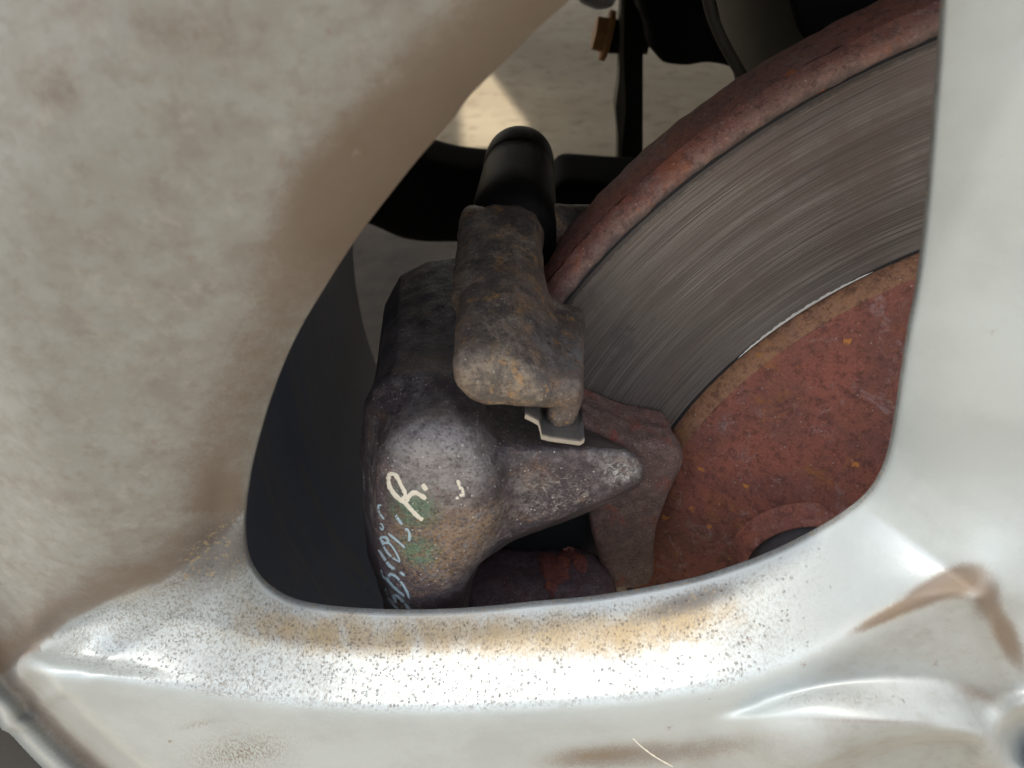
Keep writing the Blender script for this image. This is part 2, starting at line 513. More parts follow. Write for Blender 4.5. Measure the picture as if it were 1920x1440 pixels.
def m_rust(name, a, b, cdark, orange, grey, grey_amt, blend=None, bumpd=0.0007):
    m = Mat(name)
    if blend:
        v = m.N.new('ShaderNodeVectorMath'); v.operation = 'SUBTRACT'
        m.t.links.new(m.obj, v.inputs[0]); v.inputs[1].default_value = (0, 0, HZ)
        x, y, z = m.sep(v.outputs[0])
        r = m.math('SQRT', m.math('ADD', m.mul(x, x), m.mul(z, z)))
        wob = m.mul(m.math('SUBTRACT', m.noise(170, 6, 0.75, off=71), 0.5), 0.011)
        rr_ = m.math('ADD', m.math('ADD', r, m.mul(y, 0.35)), wob)
        t_out = m.ramp(rr_, 0.1415, 0.1462)
        t_in = m.ramp(m.math('ADD', r, m.mul(wob, 0.5)), 0.1428, 0.1408)
        a = m.mix(t_out, blend, a); b = m.mix(t_out, tuple(q * 0.75 for q in blend), b)
    big = m.noise(55, 5, 0.6); mid = m.noise(260, 6, 0.7, off=2); fine = m.noise(1600, 5, 0.7, off=4)
    c = m.mix(m.ramp(big, 0.38, 0.62), a, b)
    if blend: a = blend
    c = m.mix(m.mul(m.ramp(mid, 0.5, 0.66), 0.6), c, cdark)
    c = m.mix(m.mul(m.ramp(m.noise(110, 7, 0.8, off=6, dist=1), 0.53, 0.66), grey_amt), c, grey)
    c = m.mix(m.mul(m.ramp(fine, 0.55, 0.68), 0.45), c, tuple(min(1, q * 1.7) for q in a))
    c = m.mix(m.mul(m.ramp(fine, 0.46, 0.34), 0.5), c, tuple(q * 0.45 for q in a))
    c = m.mix(m.mul(m.ramp(m.noise(480, 6, 0.8, off=81), 0.50, 0.40), 0.55), c, tuple(q * 0.5 for q in cdark))
    c = m.mix(m.mul(m.ramp(m.noise(75, 6, 0.8, off=91, dist=0.8), 0.54, 0.68), 0.5), c, tuple(q * 0.75 for q in orange))
    if blend: c = m.mix(m.mul(t_in, 0.8), c, (0.075, 0.062, 0.06))
    vd, vc = m.voro(190)
    dots = m.mul(m.ramp(m.math('ADD', vd, m.mul(m.math('SUBTRACT', m.noise(900, 3, 0.7, off=3), 0.5), 0.5)), 0.12, 0.20, True), m.ramp(m.math('ADD', m.sep(vc)[0], m.mul(m.math('SUBTRACT', big, 0.5), 0.8)), 0.80, 0.84))
    c = m.mix(dots, c, orange)
    vd2, vc2 = m.voro(900)
    c = m.mix(m.mul(m.mul(m.ramp(vd2, 0.1, 0.25, True), m.ramp(m.sep(vc2)[1], 0.9, 0.93)), 0.6), c, (0.5, 0.42, 0.38))
    h = m.math('ADD', m.mul(mid, 1.0), m.mul(fine, 0.6))
    return m.finish(c, 0.7, 0.0, h, bumpd, 0.9, 0.35)


MAT_FACE = m_disc_face()
MAT_HAT = m_rust('hat_rust', (0.34, 0.115, 0.078), (0.24, 0.095, 0.072), (0.17, 0.07, 0.06), (0.60, 0.24, 0.06), (0.40, 0.30, 0.30), 0.65)
MAT_EDGE = m_rust('disc_edge_rust', (0.27, 0.095, 0.065), (0.21, 0.10, 0.085), (0.14, 0.07, 0.065), (0.42, 0.13, 0.05), (0.25, 0.19, 0.185), 0.6, blend=(0.28, 0.175, 0.145), bumpd=0.0006)
MAT_BAND = m_rust('hat_band_rust', (0.33, 0.17, 0.09), (0.28, 0.14, 0.085), (0.13, 0.06, 0.045), (0.36, 0.16, 0.05), (0.2, 0.13, 0.12), 0.3, bumpd=0.0003)
MAT_GROOVE = plain('groove_grime', (0.03, 0.028, 0.03), 0.7, 0, 0.6, 900, 0.0004)
MAT_BRIGHT = plain('highlight_pale', (0.60, 0.58, 0.55), 0.4, 0.3, 0.25, 500)  # pale tone for the highlight painted along the disc's inner ridge


def m_wheel():
    m = Mat('dirty_silver_paint')
    och = m.attr('ochre'); br = m.attr('brown'); gr = m.attr('grime'); sp = m.attr('speck'); sc = m.attr('scuff')
    n1 = m.noise(45, 6, 0.65); n2 = m.noise(260, 5, 0.7, off=3); n3 = m.noise(1500, 4, 0.7, off=5); n4 = m.noise(3400, 2, 0.6, off=8)
    c = m.mix(m.ramp(n1, 0.4, 0.65), (0.285, 0.315, 0.32), (0.25, 0.275, 0.28))
    # beige road-dust film
    dust = m.attr('dust')
    c = m.mix(m.mul(dust, m.math('ADD', 0.72, m.mul(m.ramp(n2, 0.35, 0.62), 0.2))), c, (0.165, 0.160, 0.142))
    blot = m.noise(120, 5, 0.7, off=13)
    c = m.mix(m.mul(m.mul(dust, m.ramp(blot, 0.48, 0.66)), 0.4), c, (0.125, 0.105, 0.09))
    c = m.mix(m.mul(m.mul(dust, m.ramp(m.noise(420, 5, 0.75, off=23), 0.50, 0.64)), 0.35), c, (0.12, 0.098, 0.082))
    c = m.mix(m.mul(m.mul(dust, m.ramp(m.noise(300, 5, 0.75, off=33), 0.54, 0.68)), 0.35), c, (0.27, 0.26, 0.235))
    grain = m.noise(1, 4, 0.7, m.comb(m.mul(m.sep(m.obj)[0], 2600), m.mul(m.sep(m.obj)[1], 1700), m.mul(m.sep(m.obj)[2], 1700)))
    def broken(a, soft=0.5):
        # dirt and painted shade that thins out into grains rather than ending in a line
        t = m.math('ADD', m.mul(grain, 0.6), m.mul(n2, 0.4))
        g1 = m.ramp(m.math('ADD', m.mul(a, 0.55), m.math('SUBTRACT', t, 0.5)), 0.0, 0.42)
        return m.math('ADD', m.mul(g1, m.mul(m.ramp(a, 0.0, 0.5), 1 - soft)), m.mul(m.math('MINIMUM', a, 1.0), soft))
    och = m.mul(och, m.math('ADD', 0.55, m.mul(m.ramp(m.noise(75, 5, 0.7, off=47, dist=0.5), 0.38, 0.62), 0.75)))
    c = m.mix(m.mul(broken(och), 0.85), c, (0.27, 0.19, 0.08))
    c = m.mix(m.mul(m.mul(m.ramp(och, 0.2, 0.7), m.ramp(grain, 0.54, 0.66)), 0.8), c, (0.22, 0.12, 0.06))
    c = m.mix(m.mul(broken(br, 0.55), 0.9), c, (0.100, 0.071, 0.050))  # brown carries stains and the shade painted on the left dish
    c = m.mix(m.mul(broken(gr, 0.35), 0.9), c, (0.06, 0.052, 0.05))
    c = m.mix(m.mul(m.mul(m.ramp(gr, 0.25, 0.6), m.ramp(m.noise(900, 4, 0.7, off=41), 0.54, 0.64)), 0.7), c, (0.26, 0.19, 0.10))
    d, vc = m.voro(1500)
    dd = m.math('ADD', d, m.mul(m.math('SUBTRACT', n4, 0.5), 1.3))
    pits = m.mul(m.ramp(dd, 0.12, 0.42, True), m.ramp(m.math('ADD', m.math('ADD', m.mul(m.sep(vc)[0], 0.7), m.mul(n2, 0.4)), m.mul(sp, 0.50)), 0.95, 1.1))
    c = m.mix(m.mul(m.mul(pits, m.ramp(m.noise(75, 4, 0.7, off=51), 0.46, 0.60)), m.math('MULTIPLY', m.ramp(sp, 0.0, 0.25), 0.6)), c, (0.10, 0.088, 0.075))
    c = m.mix(m.mul(m.mul(m.ramp(grain, 0.44, 0.62), m.mul(m.ramp(sp, 0.08, 0.6), m.math('ADD', 0.45, m.mul(m.ramp(m.noise(95, 5, 0.75, off=55), 0.42, 0.60), 0.55)))), 0.80), c, (0.13, 0.118, 0.10))
    fleck = m.mul(m.ramp(n3, 0.53, 0.68), m.mul(sp, 0.5))
    c = m.mix(fleck, c, (0.17, 0.155, 0.14))
    dv, dc = m.voro(150)
    few = m.mul(m.ramp(m.math('ADD', dv, m.mul(m.math('SUBTRACT', n3, 0.5), 0.6)), 0.05, 0.10, True), m.ramp(m.sep(dc)[0], 0.72, 0.76))
    c = m.mix(m.mul(few, 0.7), c, (0.16, 0.13, 0.11))
    lines = m.noise(1, 3, 0.6, m.comb(m.mul(m.sep(m.obj)[0], 2600), m.mul(m.sep(m.obj)[2], 900), 2.0), dist=0.6)
    c = m.mix(m.mul(m.mul(sc, m.ramp(lines, 0.46, 0.58)), 0.85), c, (0.14, 0.12, 0.10))
    h = m.math('ADD', m.mul(n3, 0.35), m.math('ADD', m.mul(pits, -1.2), m.mul(m.mul(sc, lines), -2.0)))
    dirt = m.math('MINIMUM', m.math('ADD', m.math('ADD', och, br), m.math('ADD', gr, dust)), 1.0)
    rough = m.math('ADD', 0.34, m.mul(dirt, 0.34))
    return m.finish(c, rough, 0.12, h, 0.00016, 0.8, 0.5)


MAT_WHEEL = m_wheel()


def m_barrel():
    m = Mat('barrel_brake_dust')
    n = m.noise(30, 5, 0.6); f = m.noise(900, 3, 0.6)
    c = m.mix(n, (0.048, 0.064, 0.105), (0.080, 0.100, 0.150))
    c = m.mix(m.mul(m.ramp(m.noise(12, 3, 0.6, off=4), 0.5, 0.65), 0.4), c, (0.08, 0.065, 0.045))
    sp_, sc_ = m.voro(420)
    c = m.mix(m.mul(m.mul(m.ramp(sp_, 0.06, 0.14, True), m.ramp(m.sep(sc_)[0], 0.90, 0.94)), 0.8), c, (0.35, 0.34, 0.32))
    st = m.noise(1, 4, 0.6, m.comb(m.mul(m.sep(m.obj)[0], 40), m.mul(m.sep(m.obj)[1], 260), m.mul(m.sep(m.obj)[2], 14)))
    c = m.mix(m.mul(m.ramp(st, 0.48, 0.64), 0.5), c, (0.10, 0.10, 0.105))
    return m.finish(c, 0.45, 0.1, f, 0.0001, 0.5)


MAT_BARREL = m_barrel()


def m_ground():
    m = Mat('dusty_concrete')
    n1 = m.noise(3.0, 6, 0.65); n2 = m.noise(22, 6, 0.7, off=3); n3 = m.noise(140, 4, 0.7, off=6)
    c = m.mix(m.ramp(n1, 0.35, 0.65), (0.36, 0.295, 0.20), (0.43, 0.36, 0.25))
    c = m.mix(m.mul(m.ramp(n2, 0.50, 0.66), 0.6), c, (0.22, 0.175, 0.12))
    c = m.mix(m.mul(m.ramp(n3, 0.55, 0.68), 0.3), c, (0.32, 0.28, 0.22))
    d, vc = m.voro(14)
    c = m.mix(m.mul(m.mul(m.ramp(m.math('ADD', d, m.mul(n3, 0.3)), 0.22, 0.30, True), m.ramp(m.sep(vc)[0], 0.74, 0.78)), 0.65), c, (0.10, 0.085, 0.07))
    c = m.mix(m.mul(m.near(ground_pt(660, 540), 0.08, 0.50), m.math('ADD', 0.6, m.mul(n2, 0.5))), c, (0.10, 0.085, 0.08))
    return m.finish(c, 0.9, 0, m.math('ADD', n2, m.mul(n3, 0.5)), 0.004, 0.6, 0.3)


MAT_GROUND = m_ground()
#@@END MATS

# ================================================================== SETTING
g = 60.0
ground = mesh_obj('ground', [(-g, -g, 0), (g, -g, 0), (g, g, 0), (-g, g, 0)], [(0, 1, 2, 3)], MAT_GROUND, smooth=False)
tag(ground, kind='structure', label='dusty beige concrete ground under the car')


def box_vf(x0, x1, y0, y1, z0, z1):
    v = [(x, y, z) for x in (x0, x1) for y in (y0, y1) for z in (z0, z1)]
    f = [(0, 1, 3, 2), (4, 6, 7, 5), (0, 4, 5, 1), (2, 3, 7, 6), (0, 2, 6, 4), (1, 5, 7, 3)]
    return v, f


def prism(pa, ya, pb, yb):
    n = len(pa)
    v = [(x, ya, z) for x, z in pa] + [(x, yb, z) for x, z in pb]
    f = [tuple(range(n)), tuple(range(2 * n - 1, n - 1, -1))] + [(i, i + n, (i + 1) % n + n, (i + 1) % n) for i in range(n)]
    return v, f


# the car standing over the wheel: wing with a round arch, added unseen plate with a gap shaped for the sun patch
PLATE_Z = 0.68
car = empty('parked_car', (0.6, 0.9, 0), 'grey car body and added shading plate above the wheel', 'car')
pts = []
AR = 0.385
for i in range(33):
    a = math.radians(-35 + 250 * i / 32)
    pts.append((AR * math.cos(a), HZ + AR * math.sin(a)))
outer = [(-1.0, 0.18), (-1.0, 0.7), (-0.9, 0.92), (3.2, 1.0), (3.3, 0.7), (3.3, 0.18)]
# wing as a ring of quads between arch and outline
arch = pts[::-1]
outl = catmull([(-0.34, 0.14), (-1.6, 0.2), (-1.9, 0.6), (-1.8, 1.35), (-0.6, 1.48), (0.5, 1.4), (1.2, 0.98), (1.3, 0.5), (0.9, 0.2), (0.34, 0.14)], 8)
tt = np.linspace(0, len(outl) - 1, 33)
outl = [outl[int(round(t))] for t in tt]
V = []; F = []
for (x, z), (X2, Z2) in zip(arch, outl):
    V += [(x, -0.03, z), (X2, -0.02, Z2), (X2, 0.0, Z2), (x, 0.0, z), (x * 0.995, 0.35, HZ + (z - HZ) * 0.995)]
for i in range(32):
    a = i * 5; b = a + 5
    F += [(a, b, b + 1, a + 1), (a + 3, a + 2, b + 2, b + 3), (a, a + 3, b + 3, b), (a + 3, a + 4, b + 4, b + 3)]
mesh_obj('wing_panel', V, F, MAT_BODY, car)
# added sun-blocking plate, out of view, with a quadrilateral gap projected along the sun onto the patch seen in the photo
patch = [ground_pt(856, 165), (ground_pt(912, 128)), ground_pt(988, 232), ground_pt(965, 275), ground_pt(862, 277)]
k = PLATE_Z / SUNV.z
hole = [(p[0] + SUNV.x * k, p[1] + SUNV.y * k) for p in patch]
rect = [(-1.5, 0.17), (-1.5, 3.3), (2.4, 3.3), (2.4, 0.17)]
cx = sum(p[0] for p in hole) / 5; cy = sum(p[1] for p in hole) / 5
angs = sorted(set([math.atan2(y - cy, x - cx) for x, y in hole + rect]))
angs = sorted(angs + [i * math.pi / 24 - math.pi for i in range(48)])
def hit(poly, a):
    dx, dy = math.cos(a), math.sin(a); best = None
    for i in range(len(poly)):
        x1, y1 = poly[i]; x2, y2 = poly[(i + 1) % len(poly)]
        x1 -= cx; x2 -= cx; y1 -= cy; y2 -= cy
        den = dx * (y2 - y1) - dy * (x2 - x1)
        if abs(den) < 1e-12: continue
        t = (x1 * (y2 - y1) - y1 * (x2 - x1)) / den
        u = (x1 * dy - y1 * dx) / den
        if t > 0 and -1e-6 <= u <= 1 + 1e-6: best = t if best is None else min(best, t)
    return (cx + dx * best, cy + dy * best)
V = []; F = []
for a in angs:
    h_ = hit(hole, a); r_ = hit(rect, a)
    for z in (PLATE_Z, PLATE_Z + 0.015):
        V += [(h_[0], h_[1], z), (r_[0], r_[1], z)]
n = len(angs)
for i in range(n):
    a = i * 4; b = ((i + 1) % n) * 4
    F += [(a, b, b + 1, a + 1), (a + 2, a + 3, b + 3, b + 2), (a, a + 2, b + 2, b)]
mesh_obj('shade_plate', V, F, MAT_PLATE, car, smooth=False)  # unseen plate added to block the sun around the patch

# ---- suspension pieces behind the wheel, each at its own distance
def flat_casting(name, pix, Y, thick, mat, parent=None, r=None, shrink=0.0):
    pa = XZ(pix, Y)
    pa = np.array(pa)
    lo = pa.min(0) - 0.01; hi = pa.max(0) + 0.01
    h = max((hi - lo).max() / 110, thick / 14)
    gr = Grid((lo[0], Y - 0.01, lo[1]), (hi[0], Y + thick + 0.01, hi[1]), h)
    gr.union(gr.loft(pa, Y, pa, Y + thick, r or thick * 0.3))
    return sdf_obj(name, gr, mat, parent)


arm = flat_casting('control_arm', [(560, 330), (700, 300), (775, 308), (850, 328), (1000, 342), (1016, 420), (1000, 500), (880, 470), (790, 470), (745, 462), (690, 436), (620, 420)], 0.20, 0.05, MAT_BLACK, r=0.012)
tag(arm, 'black lower control arm crossing behind the caliper, left of the black rubber boot', 'control arm')
arm2 = flat_casting('subframe_rail', [(1052, 344), (1250, 360), (1260, 500), (1020, 500), (1030, 376)], 0.22, 0.05, MAT_BLACK, r=0.003)
tag(arm2, 'black subframe rail behind the rusty disc edge, right of the rubber boot', 'subframe')

link = empty('stabiliser_link', P(1185, 350, 0.30), 'upright dark steel link bar with a rusty bolt through its top', 'link rod')
px = [(1172, -160), (1206, -160), (1205, 420), (1163, 420)]
v, f = prism(XZ(px, 0.30), 0.30, XZ(px, 0.30), 0.322)
mesh_obj('bar', v, f, MAT_ROD, link, smooth=False)
px = [(1160, 150), (1168, -160), (1171.5, -160), (1169, 100), (1173, 200), (1164, 300), (1162.5, 420), (1156, 420), (1158, 250), (1153, 200)]
v, f = prism(XZ(px, 0.298), 0.296, XZ(px, 0.298), 0.31)
mesh_obj('edge_flange', v, f, MAT_OLIVE, link, smooth=False)
def tube(name, a, b, r0, r1, mat, parent, seg=24):
    a = Vector(a); b = Vector(b); d = (b - a).normalized()
    u = d.orthogonal().normalized(); w_ = d.cross(u)
    V = []; F = []
    for c, r in ((a, r0), (b, r1)):
        for i in range(seg):
            t = 2 * math.pi * i / seg
            V.append(c + (u * math.cos(t) + w_ * math.sin(t)) * r)
    for i in range(seg):
        F.append((i, (i + 1) % seg, (i + 1) % seg + seg, i + seg))
    F.append(tuple(range(seg))[::-1]); F.append(tuple(range(seg, 2 * seg)))
    return mesh_obj(name, [tuple(x) for x in V], F, mat, parent, smooth=seg > 8)
s_ = S(1140, 65, 0.31)
tube('bolt_head', P(1114, 62, 0.31), P(1134, 66, 0.31), 32 * s_, 33 * s_, MAT_BOLT, link, 6)
tube('washer', P(1134, 66, 0.31), P(1143, 68, 0.31), 44 * s_, 44 * s_, MAT_BOLT, link, 28)
tube('shank', P(1143, 68, 0.31), P(1215, 70, 0.31), 30 * s_, 30 * s_, MAT_ROD, link, 16)

kn = flat_casting('steering_knuckle', [(1196, -200), (1196, 30), (1214, 40), (1216, 104), (1232, 100), (1240, 124), (1300, 130), (1312, 122), (1330, 121), (1365, 128), (1420, 150), (1500, 150), (1480, -200)], 0.27, 0.05, MAT_BLACK, r=0.004)
tag(kn, 'dark steel knuckle block to the right of the upright link bar', 'knuckle')
bk = flat_casting('body_bracket', [(1075, -100), (1085, 8), (1120, 22), (1150, 18), (1168, -20), (1168, -100)], 0.36, 0.03, MAT_BODY, r=0.004)
tag(bk, 'small pale grey bracket above the rusty bolt at the top edge', 'bracket')

gr = Grid(P(1700, 330, 0.10) * 0 + np.array([-0.095, 0.06, HZ + 0.05]), (0.09, 0.21, HZ + 0.30), 0.0022)
gr.union(rc(gr, (1490, -140, 0.16, 165), (1570, 160, 0.12, 172)))
gr.cut(gr.loft(XZ([(1385, 500), (1345, 60), (1320, -400), (1330, -400), (1356, 60), (1400, 500)], 0.1), 0.05, XZ([(1385, 500), (1345, 60), (1320, -400), (1330, -400), (1356, 60), (1400, 500)], 0.1), 0.112, 0.0005), 0.002)
boot2 = sdf_obj('axle_boot', gr, MAT_OLIVE)
tag(boot2, 'large dusty dark axle boot with a curved rim behind the top of the disc', 'axle boot')
rimc = catmull([(1318, -60), (1330, 10), (1348, 62), (1374, 112), (1404, 162), (1440, 215)], 6)
V = []; F = []
for i, (x, y) in enumerate(rimc):
    c_ = P(x, y, 0.110)
    for q in range(8):
        a_ = 2 * math.pi * q / 8; V.append((c_[0] + 0.0016 * math.cos(a_), c_[1] + 0.003 * math.sin(a_), c_[2] + 0.0008 * math.cos(a_)))
for i in range(len(rimc) - 1):
    for q in range(8): F.append((i * 8 + q, i * 8 + (q + 1) % 8, i * 8 + 8 + (q + 1) % 8, i * 8 + 8 + q))
mesh_obj('boot_rim', V, F, MAT_OLIVE, boot2)
shcov = flat_casting('shade_cover', [(1480, -200), (1478, -20), (1500, 60), (1560, 140), (1700, 200), (1900, 200), (1900, -200)], 0.075, 0.006, MAT_BLACK, r=0.002)  # black sheet added to darken this corner, standing for shade
tag(shcov, 'black cover added for the shade in the top right corner behind the disc rim', 'shade cover')
peb = Grid((0, 0, 0), (1, 1, 1), 1)
def pebble(px, py, rp):
    c = ground_pt(px, py); r = rp * np.linalg.norm(c - CAM) / FPX
    V = []; F = []
    rr = random.Random(px)
    for i in range(7):
        for j in range(10):
            th = math.pi * i / 6; ph = 2 * math.pi * j / 10; q = r * (1 + rr.uniform(-.15, .15))
            V.append((c[0] + q * math.sin(th) * math.cos(ph), c[1] + q * math.sin(th) * math.sin(ph), r * 0.55 + 0.7 * q * math.cos(th)))
    for i in range(6):
        for j in range(10):
            F.append((i * 10 + j, (i + 1) * 10 + j, (i + 1) * 10 + (j + 1) % 10, i * 10 + (j + 1) % 10))
    return mesh_obj('pebble', V, F, plain('pebble_stone', (0.85, 0.80, 0.70), 0.9))
tag(pebble(1066, 308, 8), 'small pale pebble on the concrete, right of the black rubber boot', 'pebble')

# ================================================================== BRAKE DISC
disc = empty('brake_disc', (0, 0.01, HZ - 0.1415), 'rust-edged brake disc with a scored grey friction face', 'brake disc')
R1, R2, R3 = 0.1400, 0.0989, 0.1417
lathe('friction_ring', [(R2 + 0.0006, 0.0), (0.105, 0.0), (0.115, -0.00005), (0.125, 0.00005), (0.135, 0.0), (R1, 0.0)][::-1], MAT_FACE, disc, 720)
lathe('groove', [(R1, 0.0), (R1 + 0.00025, 0.0006), (R1 + 0.0006, 0.0006)][::-1], MAT_GROOVE, disc, 720)
lathe('raised_lip', [(R1 + 0.0006, 0.0006), (R1 + 0.0008, -0.0006), (R1 + 0.0014, -0.0011), (R1 + 0.0030, -0.0008), (R1 + 0.0044, 0.0006), (R1 + 0.0053, 0.0030)][::-1], MAT_EDGE, disc, 720, wob=0.00018)
lathe('rusty_edge', [(R1 + 0.0053, 0.0030), (R1 + 0.0057, 0.006), (R1 + 0.0057, 0.013), (R1 + 0.0052, 0.016), (R1 + 0.0040, 0.0180), (R1 + 0.0024, 0.0186), (0.07, 0.0186)][::-1], MAT_EDGE, disc, 720, wob=0.00022, seed=3)
def ridge_strip(name, p0, p1, wmax, mat):
    a0_ = math.atan2(P(*p0, 0)[2] - HZ, P(*p0, 0)[0]); a1_ = math.atan2(P(*p1, 0)[2] - HZ, P(*p1, 0)[0])
    V = []; F = []; n_ = 160
    for i in range(n_ + 1):
        t = i / n_; a_ = a0_ + (a1_ - a0_) * t
        w_ = wmax * (math.sin(math.pi * min(1, max(0, t))) ** 0.6) * (0.75 + 0.25 * math.sin(t * 37) * math.sin(t * 91)) + 1e-5
        for r_, y_ in ((R2 + 0.0002, -0.00022), (R2 + 0.0002 + w_, -0.00010)):
            V.append((r_ * math.cos(a_), y_, HZ + r_ * math.sin(a_)))
    for i in range(n_): F.append((2 * i, 2 * i + 1, 2 * i + 3, 2 * i + 2))
    return mesh_obj(name, V, F, mat, disc)
ridge_strip('ridge_highlight', (1385, 672), (1640, 518), 0.00075, MAT_BRIGHT)  # pale strip painted as the highlight on the ridge beside the hat
lathe('inner_groove', [(R2 - 0.0010, 0.0012), (R2 + 0.0004, 0.0012), (R2 + 0.0007, 0.0)][::-1], MAT_GROOVE, disc, 720)
lathe('hat_band', [(0.0950, -0.0028), (0.0957, -0.0024), (0.0967, -0.0013), (0.0975, -0.0002), (R2 - 0.0010, 0.0012)][::-1], MAT_BAND, disc, 720, wob=0.00008)
lathe('hat', [(0.028, -0.022), (0.045, -0.022), (0.056, -0.0215), (0.064, -0.0195), (0.073, -0.0150), (0.083, -0.0095), (0.090, -0.0052), (0.0925, -0.0040), (0.0940, -0.0034), (0.0950, -0.0028)][::-1], MAT_HAT, disc, 720, wob=0.00012, seed=5)
lathe('hub_cap', [(0.0002, -0.030), (0.020, -0.029), (0.026, -0.026), (0.029, -0.018)][::-1], MAT_SEAT, disc, 64)
# bolt boss on the hat, seen above the window sill
bc = P(1503, 1062, -0.024)
def ring(name, c, prof, mat, parent, seg=64):
    V = []; F = []
    for i in range(seg):
        a = 2 * math.pi * i / seg
        for r, y in prof: V.append((c[0] + r * math.cos(a), y, c[2] + r * math.sin(a)))
    m_ = len(prof)
    for i in range(seg):
        b = (i + 1) % seg
        for j in range(m_ - 1): F.append((i * m_ + j, b * m_ + j, b * m_ + j + 1, i * m_ + j + 1))
    F.append(tuple(i * m_ + m_ - 1 for i in range(seg)))
    return mesh_obj(name, V, F, mat, parent, recalc=True)
sb = S(1503, 1062, -0.024)
ring('boss_collar', bc, [(122 * sb, -0.0180), (113 * sb, -0.0205), (108 * sb, -0.0226), (105 * sb, -0.0233), (101 * sb, -0.0232), (99 * sb, -0.0215)], MAT_HAT, disc)
ring('stud_seat', bc, [(100 * sb, -0.0205), (98 * sb, -0.0218)], MAT_SEAT, disc)



# ================================================================== BRAKE PAD
pad_poly = [(985, 768), (1093, 790), (1177, 826), (1262, 836), (1284, 862), (1281, 884), (1265, 911), (1254, 934), (1242, 965), (1231, 1000), (1227, 1040), (1228, 1080), (1218, 1100), (1190, 1107), (1150, 1106), (1125, 1060), (1108, 1000), (1100, 930), (1000, 900)]
pad = empty('brake_pad', P(1180, 1100, -0.008), 'rusty brake pad pressed on the disc face behind the caliper finger', 'brake pad')
gr = Grid((-0.135, -0.019, HZ - 0.02), (-0.075, 0.001, HZ + 0.085), 0.0005)
pp = XZ(pad_poly, -0.0145)
gr.union(gr.loft(pp, -0.0145, pp, -0.0075, 0.0018))
pp2 = XZ([(1093, 790), (1177, 826), (1255, 840), (1272, 860), (1264, 885), (1235, 930), (1190, 930), (1100, 900)], -0.0145)
gr.union(gr.loft(pp2, -0.0152, pp2, -0.0008, 0.0008), 0.002)
gr.bump(0.00016, 0.005, 4); gr.bump(0.00012, 0.0015, 5)
sdf_obj('backing_plate', gr, MAT_PAD, pad)

fb_ = XZ([(880, 900), (1114, 930), (1110, 960), (1125, 1060), (1150, 1200), (860, 1200)], -0.006)
v, f = prism(fb_, -0.0060, fb_, -0.0006)
mesh_obj('void_block', v, f, MAT_VOID, pad, smooth=False)  # dark block added to stand for the shaded void behind the finger
# ================================================================== CALIPER
cal = empty('brake_caliper', P(800, 1150, -0.02), 'dark cast iron brake caliper body with hand painted white and blue marks', 'brake caliper')
gr = Grid((-0.178, -0.060, HZ + 0.002), (-0.095, 0.045, HZ + 0.105), 0.00062)
fa = XZ([(716, 870), (730, 825), (765, 802), (840, 800), (900, 820), (935, 860), (948, 920), (938, 975), (908, 1015), (880, 1070), (867, 1130), (864, 1190), (765, 1190), (742, 1120), (720, 1030), (712, 960)], -0.047)
fb = XZ([(676, 860), (696, 740), (745, 680), (860, 680), (915, 750), (950, 850), (960, 950), (945, 1010), (905, 1045), (882, 1100), (880, 1230), (745, 1230), (712, 1120), (686, 1050), (672, 960), (669, 900)], -0.022)
def resample(poly, n, start):
    p = np.array(poly); q = np.vstack([p, p[:1]])
    L = np.r_[0, np.cumsum(np.hypot(*np.diff(q, axis=0).T))]
    t = np.linspace(0, L[-1], n, endpoint=False)
    r = np.c_[np.interp(t, L, q[:, 0]), np.interp(t, L, q[:, 1])]
    return r
fa = resample(fa, 28, 0); fb = resample(fb, 28, 0)
gr.union(gr.loft(fa, -0.0480, fb, -0.022, 0.0062))
br = XZ([(714, 640), (722, 560), (750, 505), (800, 478), (900, 462), (900, 560), (900, 700), (720, 720)], 0.030)
bf = XZ([(700, 745), (715, 715), (750, 700), (800, 695), (880, 695), (895, 740), (895, 800), (700, 830)], -0.024)
gr.union(gr.loft(bf, -0.030, br, 0.030, 0.0045), 0.007)
ga = XZ([(870, 850), (960, 842), (1050, 838), (1130, 842), (1192, 846), (1206, 862), (1205, 902), (1172, 922), (1110, 948), (1040, 977), (960, 1008), (905, 1040), (880, 1060)], -0.041)
gb = XZ([(870, 735), (960, 740), (1010, 765), (1100, 800), (1175, 836), (1205, 862), (1208, 898), (1185, 928), (1110, 958), (1060, 980), (1030, 990), (960, 1015), (900, 1050)], -0.0165)
ga = resample(ga, 26, 0); gb = resample(gb, 26, 0)
gr.union(gr.loft(ga, -0.0408, gb, -0.0165, 0.0024), 0.0040)
gr.cut(gr.ell(P(985, 905, -0.0540), (0.0050, 0.0120, 0.0050)), 0.006)
# casting seam ridges
gr.union(rc(gr, (728, 800, -0.0300, 9), (716, 870, -0.0385, 11)), 0.003)
gr.union(rc(gr, (855, 810, -0.0440, 4), (862, 1000, -0.0476, 5)), 0.0012)

gr.bump(0.0002, 0.009, 11); gr.bump(0.00012, 0.003, 12); gr.bump(0.00010, 0.0014, 13)
cal_body = sdf_obj('caliper_body', gr, MAT_CAL, cal)

